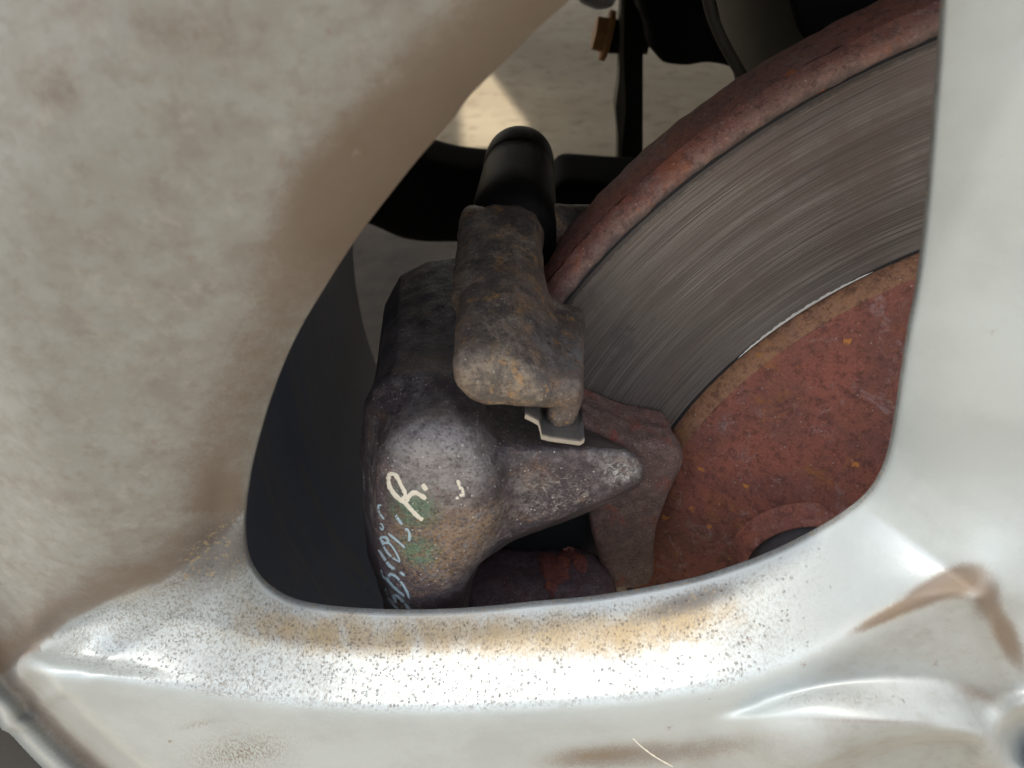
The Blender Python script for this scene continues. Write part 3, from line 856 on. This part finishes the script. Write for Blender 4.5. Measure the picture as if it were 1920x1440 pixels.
# ================================================================== BRACKET
bra = empty('caliper_bracket', P(960, 760, -0.02), 'brown dusty caliper bracket bridging over the disc edge to a rubber boot', 'caliper bracket')
gr = Grid((-0.156, -0.050, HZ + 0.050), (-0.095, 0.052, HZ + 0.106), 0.00055)
ba = XZ([(846, 700), (862, 678), (910, 672), (960, 684), (1000, 700), (1035, 728), (1042, 756), (1022, 770), (960, 770), (912, 778), (876, 764), (852, 738)], -0.0430)
bb = XZ([(870, 425), (888, 392), (925, 376), (972, 378), (1003, 396), (1014, 430), (1010, 470), (985, 492), (940, 500), (898, 492), (876, 470), (868, 448)], 0.012)
gr.union(gr.loft(ba, -0.0430, bb, 0.0135, 0.0036))
ea = XZ([(960, 700), (1020, 712), (1070, 716), (1092, 722), (1090, 752), (1062, 772), (1010, 766), (960, 760)], -0.0400)
eb = XZ([(960, 520), (1022, 556), (1062, 566), (1094, 574), (1100, 600), (1098, 640), (1040, 650), (960, 640)], -0.0100)
gr.union(gr.loft(ea, -0.0400, eb, -0.0095, 0.0022), 0.0045)
gr.union(rc(gr, (1060, 745, -0.0360, 31), (1052, 775, -0.0360, 29)), 0.0015)
gr.union(rc(gr, (985, 428, 0.018, 46), (1200, 440, 0.036, 54)), 0.006)
gr.union(rc(gr, (885, 405, 0.014, 20), (872, 560, -0.018, 16)), 0.004)
gr.bump(0.00018, 0.009, 21); gr.bump(0.00012, 0.003, 22); gr.bump(0.00010, 0.0014, 23)
sdf_obj('bracket_body', gr, MAT_BR, bra)
# lower arm of the bracket under the caliper finger
gr = Grid((-0.165, -0.036, HZ - 0.06), (-0.080, 0.012, HZ + 0.05), 0.0007)
gr.union(rc(gr, (800, 1135, -0.020, 80), (1085, 1132, -0.020, 74)))
gr.union(rc(gr, (880, 1080, -0.0125, 48), (1090, 1075, -0.0125, 44)), 0.004)
gr.bump(0.0006, 0.006, 31); gr.bump(0.0003, 0.002, 32)
low = sdf_obj('lower_arm', gr, MAT_LOW, bra)
low['label'] = 'dark purple pitted lower arm with peeling red rust'
# rubber boot on the guide pin
bx, bz = -0.1308, 0.0840
prof = [(0.0001, 0.0105), (0.0098, 0.011), (0.0099, 0.024)]
for i in range(5):
    y = 0.026 + i * 0.0045
    prof += [(0.0100 - i * 0.00012, y)]
prof += [(0.00935, 0.050), (0.00955, 0.0505), (0.0095, 0.0575), (0.0092, 0.0605), (0.0082, 0.063), (0.0063, 0.0647), (0.0035, 0.0655), (0.0001, 0.0657)]
pb = lathe('pin_boot', prof[::-1], MAT_RUBBER, bra, 64, centre=(bx, bz))
for v_ in pb.data.vertices:                       # the boot leans a little to the right
    v_.co.x += max(0.0, v_.co.y + bra.location.y - 0.015) * 0.018

# spring clip under the nub
clip = empty('spring_clip', P(1050, 825, -0.04), 'thin bent steel spring clip under the small nub of the bracket', 'spring clip')
cp = XZ([(985, 776), (1000, 783), (1010, 789), (1013, 800), (1016, 815), (1030, 819), (1088, 827), (1096, 822)], -0.0415)
th = 0.0006
V = []; F = []
for x, z in cp:
    V += [(x, -0.0415, z), (x, -0.0150, z), (x - 0.0001, -0.0150, z - th), (x - 0.0001, -0.0415, z - th)]
for i in range(len(cp) - 1):
    a = i * 4; b = a + 4
    for q in range(4):
        F.append((a + q, a + (q + 1) % 4, b + (q + 1) % 4, b + q))
F += [(0, 1, 2, 3), tuple(len(cp) * 4 - 4 + q for q in (3, 2, 1, 0))]
mesh_obj('bent_sheet', V, F, MAT_CLIP, clip, smooth=False)
V = []; F = []
for x, z in cp:
    V += [(x, -0.0418, z + 0.0001), (x, -0.0413, z + 0.0001), (x - 0.0001, -0.0413, z - th - 0.0002), (x - 0.0001, -0.0418, z - th - 0.0002)]
for i in range(len(cp) - 1):
    a = i * 4; b = a + 4
    for q in range(4): F.append((a + q, a + (q + 1) % 4, b + (q + 1) % 4, b + q))
F += [(0, 1, 2, 3), tuple(len(cp) * 4 - 4 + q for q in (3, 2, 1, 0))]
mesh_obj('bright_edge', V, F, MAT_CLIPEDGE, clip, smooth=False)

# ---- hand painted marks, laid on the casting as thin raised paint strokes
def bvh_of(o):
    bpy.context.view_layer.update()
    me = o.data; mw = o.matrix_world
    return BVHTree.FromPolygons([mw @ v.co for v in me.vertices], [list(p.vertices) for p in me.polygons])
def stroke(name, bvh, pts, wpx, mat, parent, lift=0.00008, seed=0, gap=0.0):
    pl = catmull(pts, 6)
    rr = random.Random(seed)
    V = []; F = []; rows = 0; keep = []
    O = Vector(CAM)
    for i, (x, y) in enumerate(pl):
        t = pl[min(i + 1, len(pl) - 1)] - pl[max(i - 1, 0)]
        t = t / (np.linalg.norm(t) + 1e-9); nx, ny = -t[1], t[0]
        taper = min(1, 0.45 + i / 4, 0.45 + (len(pl) - 1 - i) / 4)
        wd = wpx * taper * (1 + rr.uniform(-.22, .22))
        row = []
        for k in (-1, -0.45, 0.45, 1):
            d = Vector(ray(x + nx * wd / 2 * k + rr.uniform(-.3, .3), y + ny * wd / 2 * k)).normalized()
            hit_, no, _, _ = bvh.ray_cast(O, d)
            if hit_ is None: row = None; break
            row.append(hit_ - d * (lift * (1.0 if abs(k) < 1 else 0.1)))
        if row is None: continue
        V += [tuple(p) for p in row]; rows += 1; keep.append(rr.random() > gap)
    for i in range(rows - 1):
        if not keep[i]: continue
        for q in range(3):
            a = i * 4 + q; F.append((a, a + 1, a + 5, a + 4))
    if rows > 1: return mesh_obj(name, V, F, mat, parent)
bv = bvh_of(cal_body)
def Z3(pts): return [(640 + x / 4, 840 + y / 4) for x, y in pts]
W1 = [([(352, 240), (362, 290), (400, 350), (440, 385), (480, 415), (530, 470), (575, 515), (612, 540)], 8.5),
      ([(352, 245), (360, 200), (395, 197), (425, 230), (448, 280), (470, 320), (480, 360), (455, 385)], 8),
      ([(490, 405), (505, 365), (545, 335), (590, 352), (636, 382)], 9),
      ([(605, 275), (622, 292), (640, 318)], 9)]
for i, (p, wd) in enumerate(W1): stroke('white_paint_stroke', bv, Z3(p), wd * 0.95, MAT_WPAINT, cal_body, seed=i)
W2 = [([(300, 432), (278, 432), (282, 475), (300, 510), (322, 535)], 4.5),
      ([(285, 572), (300, 570), (315, 600), (300, 612), (290, 590)], 4),
      ([(405, 508), (430, 540), (456, 575)], 6),
      ([(476, 606), (500, 618), (512, 650), (508, 700)], 6),
      ([(350, 640), (400, 682), (440, 715), (476, 750)], 4.5),
      ([(296, 695), (300, 672), (335, 672), (352, 705), (315, 712), (300, 690)], 6),
      ([(305, 715), (335, 770), (375, 815), (440, 857)], 4.5),
      ([(350, 705), (385, 745), (415, 795), (440, 850)], 4.5),
      ([(278, 763), (318, 822), (360, 882), (400, 908)], 6.5),
      ([(440, 930), (458, 945), (474, 958)], 6),
      ([(300, 912), (302, 955), (345, 990), (395, 1045), (440, 1085), (475, 1112)], 6),
      ([(352, 985), (365, 948), (405, 962), (450, 1010), (490, 1075), (510, 1128)], 6),
      ([(330, 1050), (345, 1090), (395, 1120), (405, 1165)], 6),
      ([(350, 1120), (385, 1170), (430, 1216), (460, 1250)], 6),
      ([(385, 1100), (420, 1112), (460, 1150), (500, 1200), (525, 1240)], 6)]
for i, (p, wd) in enumerate(W2): stroke('blue_paint_stroke', bv, Z3(p), wd * 0.85, MAT_BPAINT, cal_body, seed=20 + i, gap=0.07)
for i, p in enumerate([[(868, 240), (880, 262), (885, 290)], [(880, 300), (905, 305), (912, 350), (885, 355)], [(868, 365), (872, 385)]]):
    stroke('white_paint_speck', bv, Z3(p), 6, MAT_WPAINT, cal_body, seed=40 + i)
# pale hair-like scratches on the dark bridge
for i, p in enumerate([[(725, 618), (718, 640), (714, 665), (712, 692)], [(713, 622), (709, 640)]]):
    stroke('pale_scratch', bv, p, 2.4, MAT_CLIPEDGE, cal_body, seed=60 + i)
bl = bvh_of(low)
for i, (poly) in enumerate([
        [(1010, 1042), (1024, 1034), (1040, 1040), (1058, 1038), (1070, 1056), (1064, 1074), (1068, 1084), (1048, 1096), (1040, 1110), (1036, 1128), (1031, 1112), (1020, 1104), (1022, 1088), (1014, 1070)],
        [(1052, 1034), (1066, 1026), (1086, 1034), (1100, 1048), (1102, 1070), (1090, 1074), (1076, 1062), (1072, 1046)]]):
    V = []; c0 = np.mean(poly, axis=0)
    pl = catmull(poly, 4, True)
    rr = random.Random(i)
    pl = [(x + rr.uniform(-1.5, 1.5), y + rr.uniform(-1.5, 1.5)) for x, y in pl]
    n = len(pl); rings = 5; F = []; ok = True
    for k in range(rings):
        s1 = 1 - k / rings
        for x, y in pl:
            d = Vector(ray(c0[0] + (x - c0[0]) * s1, c0[1] + (y - c0[1]) * s1)).normalized()
            h_, no, _, _ = bl.ray_cast(Vector(CAM), d)
            if h_ is None: h_ = Vector(CAM) + d * 0.165; 
            V.append(tuple(h_ - d * (0.00002 if k == 0 else 0.0007 + rr.uniform(0, 0.0003))))
    for k in range(rings - 1):
        for j in range(n): F.append((k * n + j, k * n + (j + 1) % n, (k + 1) * n + (j + 1) % n, (k + 1) * n + j))
    F.append(tuple((rings - 1) * n + j for j in range(n)))
    fo = mesh_obj('rust_flake', V, F, MAT_FLAKE, low, recalc=False)

# ================================================================== ALLOY WHEEL
wheel = empty('alloy_wheel', (0, 0, 0), 'dirty silver alloy wheel framing the brake through its spoke window', 'wheel')
E_px = [(1180, -110), (1120, -50), (1068, 0), (1000, 60), (930, 130), (880, 180), (840, 232), (780, 302), (730, 365), (680, 430), (640, 488), (600, 552), (568, 605), (538, 665), (510, 735), (488, 805), (470, 875), (459, 945), (456, 1000), (462, 1048), (480, 1084), (508, 1112), (550, 1134), (610, 1146), (700, 1153), (800, 1154), (900, 1149), (1000, 1139), (1100, 1130), (1200, 1115), (1300, 1095), (1380, 1071), (1450, 1044), (1520, 1010), (1580, 975), (1628, 936), (1655, 897), (1672, 850), (1685, 780), (1697, 700), (1710, 620), (1722, 560), (1735, 470), (1745, 380), (1756, 250), (1766, 130), (1775, 0), (1780, -110), (1740, -220), (1600, -280), (1400, -280), (1260, -210)]
NT, NR = 720, 230
cx0, cy0 = 1180.0, 620.0
ec = catmull(E_px, 12, True)
ea_ = np.arctan2(ec[:, 1] - cy0, ec[:, 0] - cx0); er_ = np.hypot(ec[:, 1] - cy0, ec[:, 0] - cx0)
o_ = np.argsort(ea_); ea_ = ea_[o_]; er_ = er_[o_]
# angles spaced by outline length
L = np.r_[0, np.cumsum(np.hypot(*(np.diff(np.vstack([ec, ec[:1]]), axis=0).T)))]
tq = np.linspace(0, L[-1], NT, endpoint=False)
ecx = np.interp(tq, L, np.r_[ec[:, 0], ec[0, 0]]); ecy = np.interp(tq, L, np.r_[ec[:, 1], ec[0, 1]])
E = np.c_[ecx, ecy]
dirs = E - (cx0, cy0); dn = dirs / np.hypot(*dirs.T)[:, None]
def box_hit(d):
    t = []
    x0, x1, y0, y1 = -620, 2700, -520, 1760
    if d[0] > 0: t.append((x1 - cx0) / d[0])
    if d[0] < 0: t.append((x0 - cx0) / d[0])
    if d[1] > 0: t.append((y1 - cy0) / d[1])
    if d[1] < 0: t.append((y0 - cy0) / d[1])
    return min(t)
T = np.array([box_hit(d) for d in dn])
OUT = np.array([cx0, cy0]) + dn * T[:, None]
u = np.linspace(0, 1, NR) ** 1.25
PX = E[:, None, 0] + (OUT[:, None, 0] - E[:, None, 0]) * u[None]
PY = E[:, None, 1] + (OUT[:, None, 1] - E[:, None, 1]) * u[None]


def ss(x, a, b):
    t = np.clip((x - a) / (b - a), 0, 1); return t * t * (3 - 2 * t)
def pdist(X, Y, line):
    line = np.array(line, float); d = np.full(X.shape, 1e9)
    for a, b in zip(line[:-1], line[1:]):
        e = b - a; t = np.clip(((X - a[0]) * e[0] + (Y - a[1]) * e[1]) / (e @ e), 0, 1)
        d = np.minimum(d, np.hypot(X - a[0] - t * e[0], Y - a[1] - t * e[1]))
    return d
def smin(a, b, k):
    h = np.clip(0.5 + 0.5 * (b - a) / k, 0, 1); return b * (1 - h) + a * h - k * h * (1 - h)
def smax(a, b, k): return -smin(-a, -b, k)
def curve(X, pts):
    c = catmull(pts, 10); return np.interp(X, c[:, 0], c[:, 1])
dE = np.minimum.reduce([np.full(PX.shape, 1e9)]) if False else pdist(PX, PY, np.vstack([E[::4], E[:1]]))

C1 = [(-900, 1500), (-200, 1330), (50, 1232), (130, 1165), (210, 1125), (300, 1092), (370, 1045), (420, 1005), (457, 968)]
CR = [(-400, 1150), (50, 1238), (200, 1272), (400, 1310), (600, 1333), (800, 1340), (1000, 1336), (1200, 1320), (1340, 1300), (1420, 1278), (1500, 1245), (1600, 1195), (1680, 1150), (1760, 1112), (1850, 1085), (2100, 1040), (2800, 900)]
RV = [tuple(q) for q in catmull([(-300, 700), (-150, 985), (-10, 1240), (48, 1307), (110, 1375), (181, 1440), (400, 1630), (700, 1830)], 8)]
yC = curve(PX, CR)
RIM = np.vstack([E[::3], E[:1]])
i0 = int(np.argmin(np.hypot(E[:, 0] - 457, E[:, 1] - 968)))
low_edge = np.array([e for e in E[i0:] if not (e[1] < -105)][: int(NT)])
low_edge = low_edge[::3]
EDGE = np.vstack([np.array(C1), low_edge])
yE = curve(PX, C1 + [(470, 1066), (510, 1114), (610, 1146), (700, 1153), (800, 1154), (900, 1149), (1100, 1130), (1300, 1095), (1450, 1044), (1580, 975), (1650, 900), (1750, 760), (2000, 500), (2800, 0)])


def wheel_field(PX, PY, dE):
    # outward distance (m) of the painted surface from the disc face
    d0 = pdist(PX, PY, EDGE)
    dCR = pdist(PX, PY, CR)
    on_bowl = ((PX < 457) & (PY < curve(PX, C1))) | ((PX >= 457) & (PX < 1200) & (PY < 968))
    above_cr = PY < yC
    v = np.where(above_cr, d0 / (d0 + dCR + 1e-6), 1 + dCR / 300.0)
    v = np.where(on_bowl, -d0 / 60.0, v)
    right = ss(PX, 1500, 1760) * ss(PY, 1000, 700)
    slope = 0.0530 + 0.0165 * v + 0.0040 * right * (1 - np.exp(-dE / 160.0))
    front = 0.0695 + 0.0016 * ss(PY - yC, 0, 200) - 0.0006 * ss(PY - yC, 200, 500)
    # arched ledge on the front face right
    A1 = curve(PX, [(1150, 1348), (1380, 1334), (1450, 1308), (1550, 1283), (1650, 1272), (1740, 1274), (1800, 1290), (1836, 1316), (1860, 1352), (1900, 1420), (1960, 1600)])
    A2 = curve(PX, [(1150, 1352), (1380, 1342), (1500, 1344), (1650, 1352), (1760, 1360), (1830, 1372), (1860, 1400), (1900, 1440), (1960, 1620)])
    lw = ss(PX, 1330, 1520) * ss(PX, 1905, 1840)
    tl = np.clip((PY - A1) / np.maximum(A2 - A1, 12), 0, 1)
    ledge = lw * (0.0065 * tl) * ss(PY - yC, 0, 70)
    A3 = curve(PX, [(1400, 1520), (1550, 1438), (1620, 1406), (1700, 1386), (1780, 1380), (1830, 1392), (1870, 1440), (1900, 1560)])
    ledge = ledge - 0.0045 * ss(PY, A3 - 2, A3 + 10) * ss(PX, 1480, 1560) * ss(PX, 1845, 1800)
    front = front + ledge
    spoke = smin(slope, front, 0.0020)
    dr = pdist(PX, PY, [(1830, 1090), (1860, 1180), (1900, 1270), (1960, 1360)])
    spoke = spoke + 0.0016 * np.exp(-(dr / 13.0) ** 2)
    dl = np.hypot(PX - 1950, PY - 1392)
    spoke = spoke + 0.003 * np.exp(-((dl - 76) / 20.0) ** 2) - 0.007 * ss(62 - dl, 0, 40)
    # bowl: rim dish / broad spoke root, rolling over towards the window edge
    bowl = 0.0530 + 0.0105 * (1 - np.exp(-dE / 120.0)) + 0.0040 * ss(dE, 120, 620)
    bowl = bowl - 0.0025 * np.exp(-(pdist(PX, PY, C1[2:]) / 80.0) ** 2) * ss(dE, 0, 60)
    dRV = pdist(PX, PY, RV)
    sg = np.sign(PX - np.interp(PY, [p[1] for p in RV], [p[0] for p in RV]))
    left = ss(PX, 900, 600)
    valley = 0.0545
    rimw = ss(sg * dRV, -10, 75)                     # 0 in the rim valley, 1 on the spoke / dish
    upper = ss(PY, 1200, 700)
    bowl = np.where(sg * dRV < 400, valley + (bowl - valley) * np.maximum(ss(sg * dRV, -10, 320), 0), bowl)
    bowl = np.where(PX > 1200, 0.040, bowl)
    spoke = np.where(PX < 800, 0.052 + (spoke - 0.052) * ss(sg * dRV, 2, 58), spoke)
    f = smax(bowl, spoke, 0.0008)
    f = np.where(~on_bowl & (PX > 457), np.where(PX < 800, np.maximum(spoke, 0.046), spoke), f)
    # upper seam far above the frame
    t = ss(PX, 1150, 1500)
    f = np.where(PY < -60, bowl * 0 + (0.0510 + 0.0105 * (1 - np.exp(-dE / 120.0)) + 0.0045 * ss(dE, 120, 620) * (1 - t)), f) if False else f
    # rim lip beyond the valley, then the drop to the tyre
    q = -sg * dRV
    lip = 0.0540 + 0.0050 * ss(q, 6, 40) - 0.018 * ss(q, 66, 84)
    f = np.where((q > 0) & (PX < 900) , np.where(q < 62, np.maximum(np.minimum(f, 0.0545), lip), lip), f)
    return f


O = wheel_field(PX, PY, dE)
for _ in range(3):
    O = (np.roll(O, 1, 0) + np.roll(O, -1, 0) + 2 * O) / 4
    Q = O.copy(); Q[:, 1:-1] = (O[:, :-2] + O[:, 2:] + 2 * O[:, 1:-1]) / 4; O = Q
# soften the blend seam left by the two-part definition
A_ = O.copy()
for _ in range(40):
    A_ = (np.roll(A_, 1, 0) + np.roll(A_, -1, 0) + 2 * A_) / 4
wA = ss(pdist(PX, PY, C1), 14, 60) * ss(pdist(PX, PY, RV), 60, 110) * ss(pdist(PX, PY, CR), 8, 40) * np.where(PY < yC, 1, 0)
O = O * (1 - wA) + A_ * wA
mR = ss(PX, 1590, 1700) * ss(PY, 1120, 1070)
for _ in range(110):
    O = O * (1 - mR) + mR * (np.roll(O, 1, 0) + np.roll(O, -1, 0) + 2 * O) / 4
    Q = O.copy(); Q[:, 1:-1] = (O[:, :-2] + O[:, 2:] + 2 * O[:, 1:-1]) / 4
    O = O * (1 - mR) + Q * mR
Dx = (PX - 960) / FPX; Dy = (720 - PY) / FPX
RX = RM[0, 0] * Dx + RM[0, 1] * Dy - RM[0, 2]
RY = RM[1, 0] * Dx + RM[1, 1] * Dy - RM[1, 2]
RZ = RM[2, 0] * Dx + RM[2, 1] * Dy - RM[2, 2]
s_ = (-O - CAM[1]) / RY
VX = CAM[0] + RX * s_; VY = CAM[1] + RY * s_; VZ = CAM[2] + RZ * s_
front_v = np.stack([VX, VY, VZ], -1)
# hand-made unevenness of the cast surface
# wall of the window going inward: rounded lip, small chamfer, drafted wall, back edge
edge = front_v[:, 0]
cen = np.array([P(cx0, cy0, -0.05)[0], P(cx0, cy0, -0.05)[2]])
inw = np.c_[cen[0] - edge[:, 0], cen[1] - edge[:, 2]]; inw /= np.hypot(*inw.T)[:, None]
tn = np.roll(edge, -1, 0) - np.roll(edge, 1, 0)
nn = np.c_[-tn[:, 2], tn[:, 0]]; nn /= np.hypot(*nn.T)[:, None]
nn *= np.sign((nn * inw).sum(1))[:, None]
rows = []
for off, dep in ((-0.0003, 0.0017), (0.0001, 0.0013), (0.0001, 0.0004)):
    q = edge.copy(); q[:, 0] += nn[:, 0] * off; q[:, 2] += nn[:, 1] * off; q[:, 1] += dep
    rows.append(q)
q = edge.copy(); q[:, 0] -= nn[:, 0] * 0.018; q[:, 2] -= nn[:, 1] * 0.018; q[:, 1] += 0.008
q2 = edge.copy(); q2[:, 0] -= nn[:, 0] * 0.034; q2[:, 2] -= nn[:, 1] * 0.034; q2[:, 1] += 0.012
allv = np.concatenate([q2[:, None], q[:, None], *[r[:, None] for r in rows], front_v], axis=1)
NP = allv.shape[1]
idx = np.arange(NT * NP).reshape(NT, NP)
a = idx[:, :-1]; b = np.roll(idx, -1, 0)[:, :-1]; c = np.roll(idx, -1, 0)[:, 1:]; d = idx[:, 1:]
F = np.stack([a, b, c, d], -1).reshape(-1, 4)
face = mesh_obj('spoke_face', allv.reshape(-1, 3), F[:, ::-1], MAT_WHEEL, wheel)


def blob(cx_, cy_, rx, ry, ang=0, soft=1.0):
    a_ = math.radians(ang); dx = PX - cx_; dy = PY - cy_
    x = (dx * math.cos(a_) + dy * math.sin(a_)) / rx; y = (-dx * math.sin(a_) + dy * math.cos(a_)) / ry
    return np.exp(-(x * x + y * y) * soft)


och = 0.75 * blob(900, 1190, 460, 42, -1) + 0.55 * blob(1300, 1150, 190, 45, -17) + 0.45 * blob(560, 1170, 160, 40, 12) + 0.30 * blob(240, 1120, 190, 20, -18)
gri = 0.85 * blob(420, 1035, 110, 60, -35) + 0.7 * blob(1290, 1130, 120, 22, -18) + 0.30 * blob(600, 1270, 60, 40) + 0.3 * blob(320, 1240, 160, 50, 10)
bro = 0.9 * blob(1650, 1160, 60, 9, -27) + 1.0 * blob(1735, 1120, 45, 16, -22) + 0.9 * blob(1800, 1088, 40, 26, -20) + 1.0 * blob(1850, 1120, 22, 36, 20) + 1.0 * blob(1888, 1195, 18, 62, -25) + 0.9 * blob(1760, 1095, 60, 16, -20)
bro += 0.55 * blob(1120, 1415, 110, 22, -5) + 0.4 * blob(1330, 1400, 160, 25, -8) + 0.35 * blob(330, 1090, 90, 18, -30) + 0.5 * blob(1830, 1300, 60, 18, 20)
bro += 0.42 * blob(1640, 1352, 150, 5, 2) + 0.6 * np.exp(-(pdist(PX, PY, RV) / 26.0) ** 2) + 0.25 * blob(1180, 1425, 170, 28, -6) + 0.2 * blob(1500, 1420, 200, 40, -10)
och += 0.45 * blob(1690, 1140, 80, 16, -25) + 0.5 * blob(1800, 1095, 50, 26, -20) + 0.5 * blob(1880, 1180, 20, 60, -25) + 0.5 * blob(1150, 1410, 110, 18, -8) + 0.35 * blob(1290, 1425, 90, 16, -12)
bro += 0.5 * blob(1690, 1142, 70, 13, -25) + 0.5 * blob(1800, 1095, 46, 26, -20) + 0.4 * blob(1885, 1190, 20, 60, -25)
bro += 0.5 * blob(110, 170, 60, 60) + 0.35 * blob(330, 60, 200, 60) + 0.35 * blob(620, 330, 60, 200, 40)
bro += (0.95 * np.exp(-(pdist(PX, PY, [(690, 400), (800, 240), (900, 110), (1020, -40)]) / 120.0) ** 2) + 0.55 * np.exp(-(pdist(PX, PY, [(400, 900), (440, 760), (540, 560), (640, 380), (760, 260)]) / 90.0) ** 2)) * np.where(PY < 960, 1, 0)  # diagonal band by the window edge: brake dust plus painted shade
bro += 0.75 * np.exp(-(pdist(PX, PY, [(-100, 1290), (50, 1210), (130, 1145), (210, 1105), (300, 1070), (370, 1020), (430, 950)]) / 55.0) ** 2) * ss(pdist(PX, PY, C1) * np.sign(yE - PY), -8, 8) * ss(PX, 470, 440)  # crease above the lower spoke: brake dust plus shade painted in
dust = np.where((PX < 457), ss(pdist(PX, PY, C1) * np.sign(yE - PY), -5, 11), np.where(PY < 980, 1.0, 0.0)) * ss(PX, 1500, 1200) * 0.95
dust = np.maximum(dust, 0.5 * ss(PX, 1450, 1600) * ss(PY - yC, 0, 40) * ss(PX, 1960, 1850))
dust = np.maximum(dust, 0.30 * ss(PY - yC, 60, 200) * ss(PX, 900, 1400))
dust = np.maximum(dust, 0.55 * np.exp(-(pdist(PX, PY, [(20, 1230), (60, 1290), (110, 1360), (185, 1450), (400, 1650)]) / 26.0) ** 2))
flank = ss(PY - yE, -10, 20) * ss(yC + 12 - PY, 0, 40)
spk = flank * (0.85 * ss(PX, -100, 200) * (1 - ss(PX, 1380, 1640)) + 0.15) * (0.55 + 0.45 * blob(450, 1230, 420, 90, 8))
spk = np.where(PX > 1640, 0.1, spk)
spk = np.maximum(spk, 0.45 * blob(1600, 1310, 230, 22, 0)); spk = np.maximum(spk, 0.10)
scf = 1.1 * blob(450, 1412, 80, 30, -8) + 0.6 * blob(370, 1360, 32, 6, -12)
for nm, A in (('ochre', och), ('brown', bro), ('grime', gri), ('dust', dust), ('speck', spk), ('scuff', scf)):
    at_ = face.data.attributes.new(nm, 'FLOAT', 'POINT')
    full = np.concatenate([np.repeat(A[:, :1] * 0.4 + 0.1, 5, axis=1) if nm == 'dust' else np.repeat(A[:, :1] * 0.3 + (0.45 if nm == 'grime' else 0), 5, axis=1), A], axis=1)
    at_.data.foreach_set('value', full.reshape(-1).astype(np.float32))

lathe('barrel', [(0.2300, -0.040), (0.2120, -0.036), (0.2085, -0.028), (0.2065, 0.000), (0.2060, 0.030), (0.2030, 0.040), (0.1990, 0.050), (0.1985, 0.100), (0.2000, 0.135), (0.2060, 0.147), (0.2150, 0.150), (0.2300, 0.152)], MAT_BARREL, wheel, 256)
lathe('tyre', [(0.2280, 0.150), (0.2420, 0.158), (0.2800, 0.162), (0.3000, 0.150), (0.3080, 0.125), (0.3100, 0.050), (0.3080, -0.025), (0.2980, -0.052), (0.2780, -0.064), (0.2620, -0.0615), (0.2540, -0.0585), (0.2480, -0.054), (0.2440, -0.052), (0.2420, -0.050), (0.2400, -0.043)], MAT_TYRE, wheel, 192)

lathe('rim_flange', [(0.2400, -0.0440), (0.2200, -0.0400), (0.2030, -0.0380), (0.2030, -0.0340), (0.2400, -0.0370)], MAT_BARREL, wheel, 192)

bw = bvh_of(face)
stroke('pale_scratch', bw, [(1186, 1384), (1205, 1402), (1230, 1420), (1262, 1438)], 2.6, MAT_WPAINT, face, seed=77)
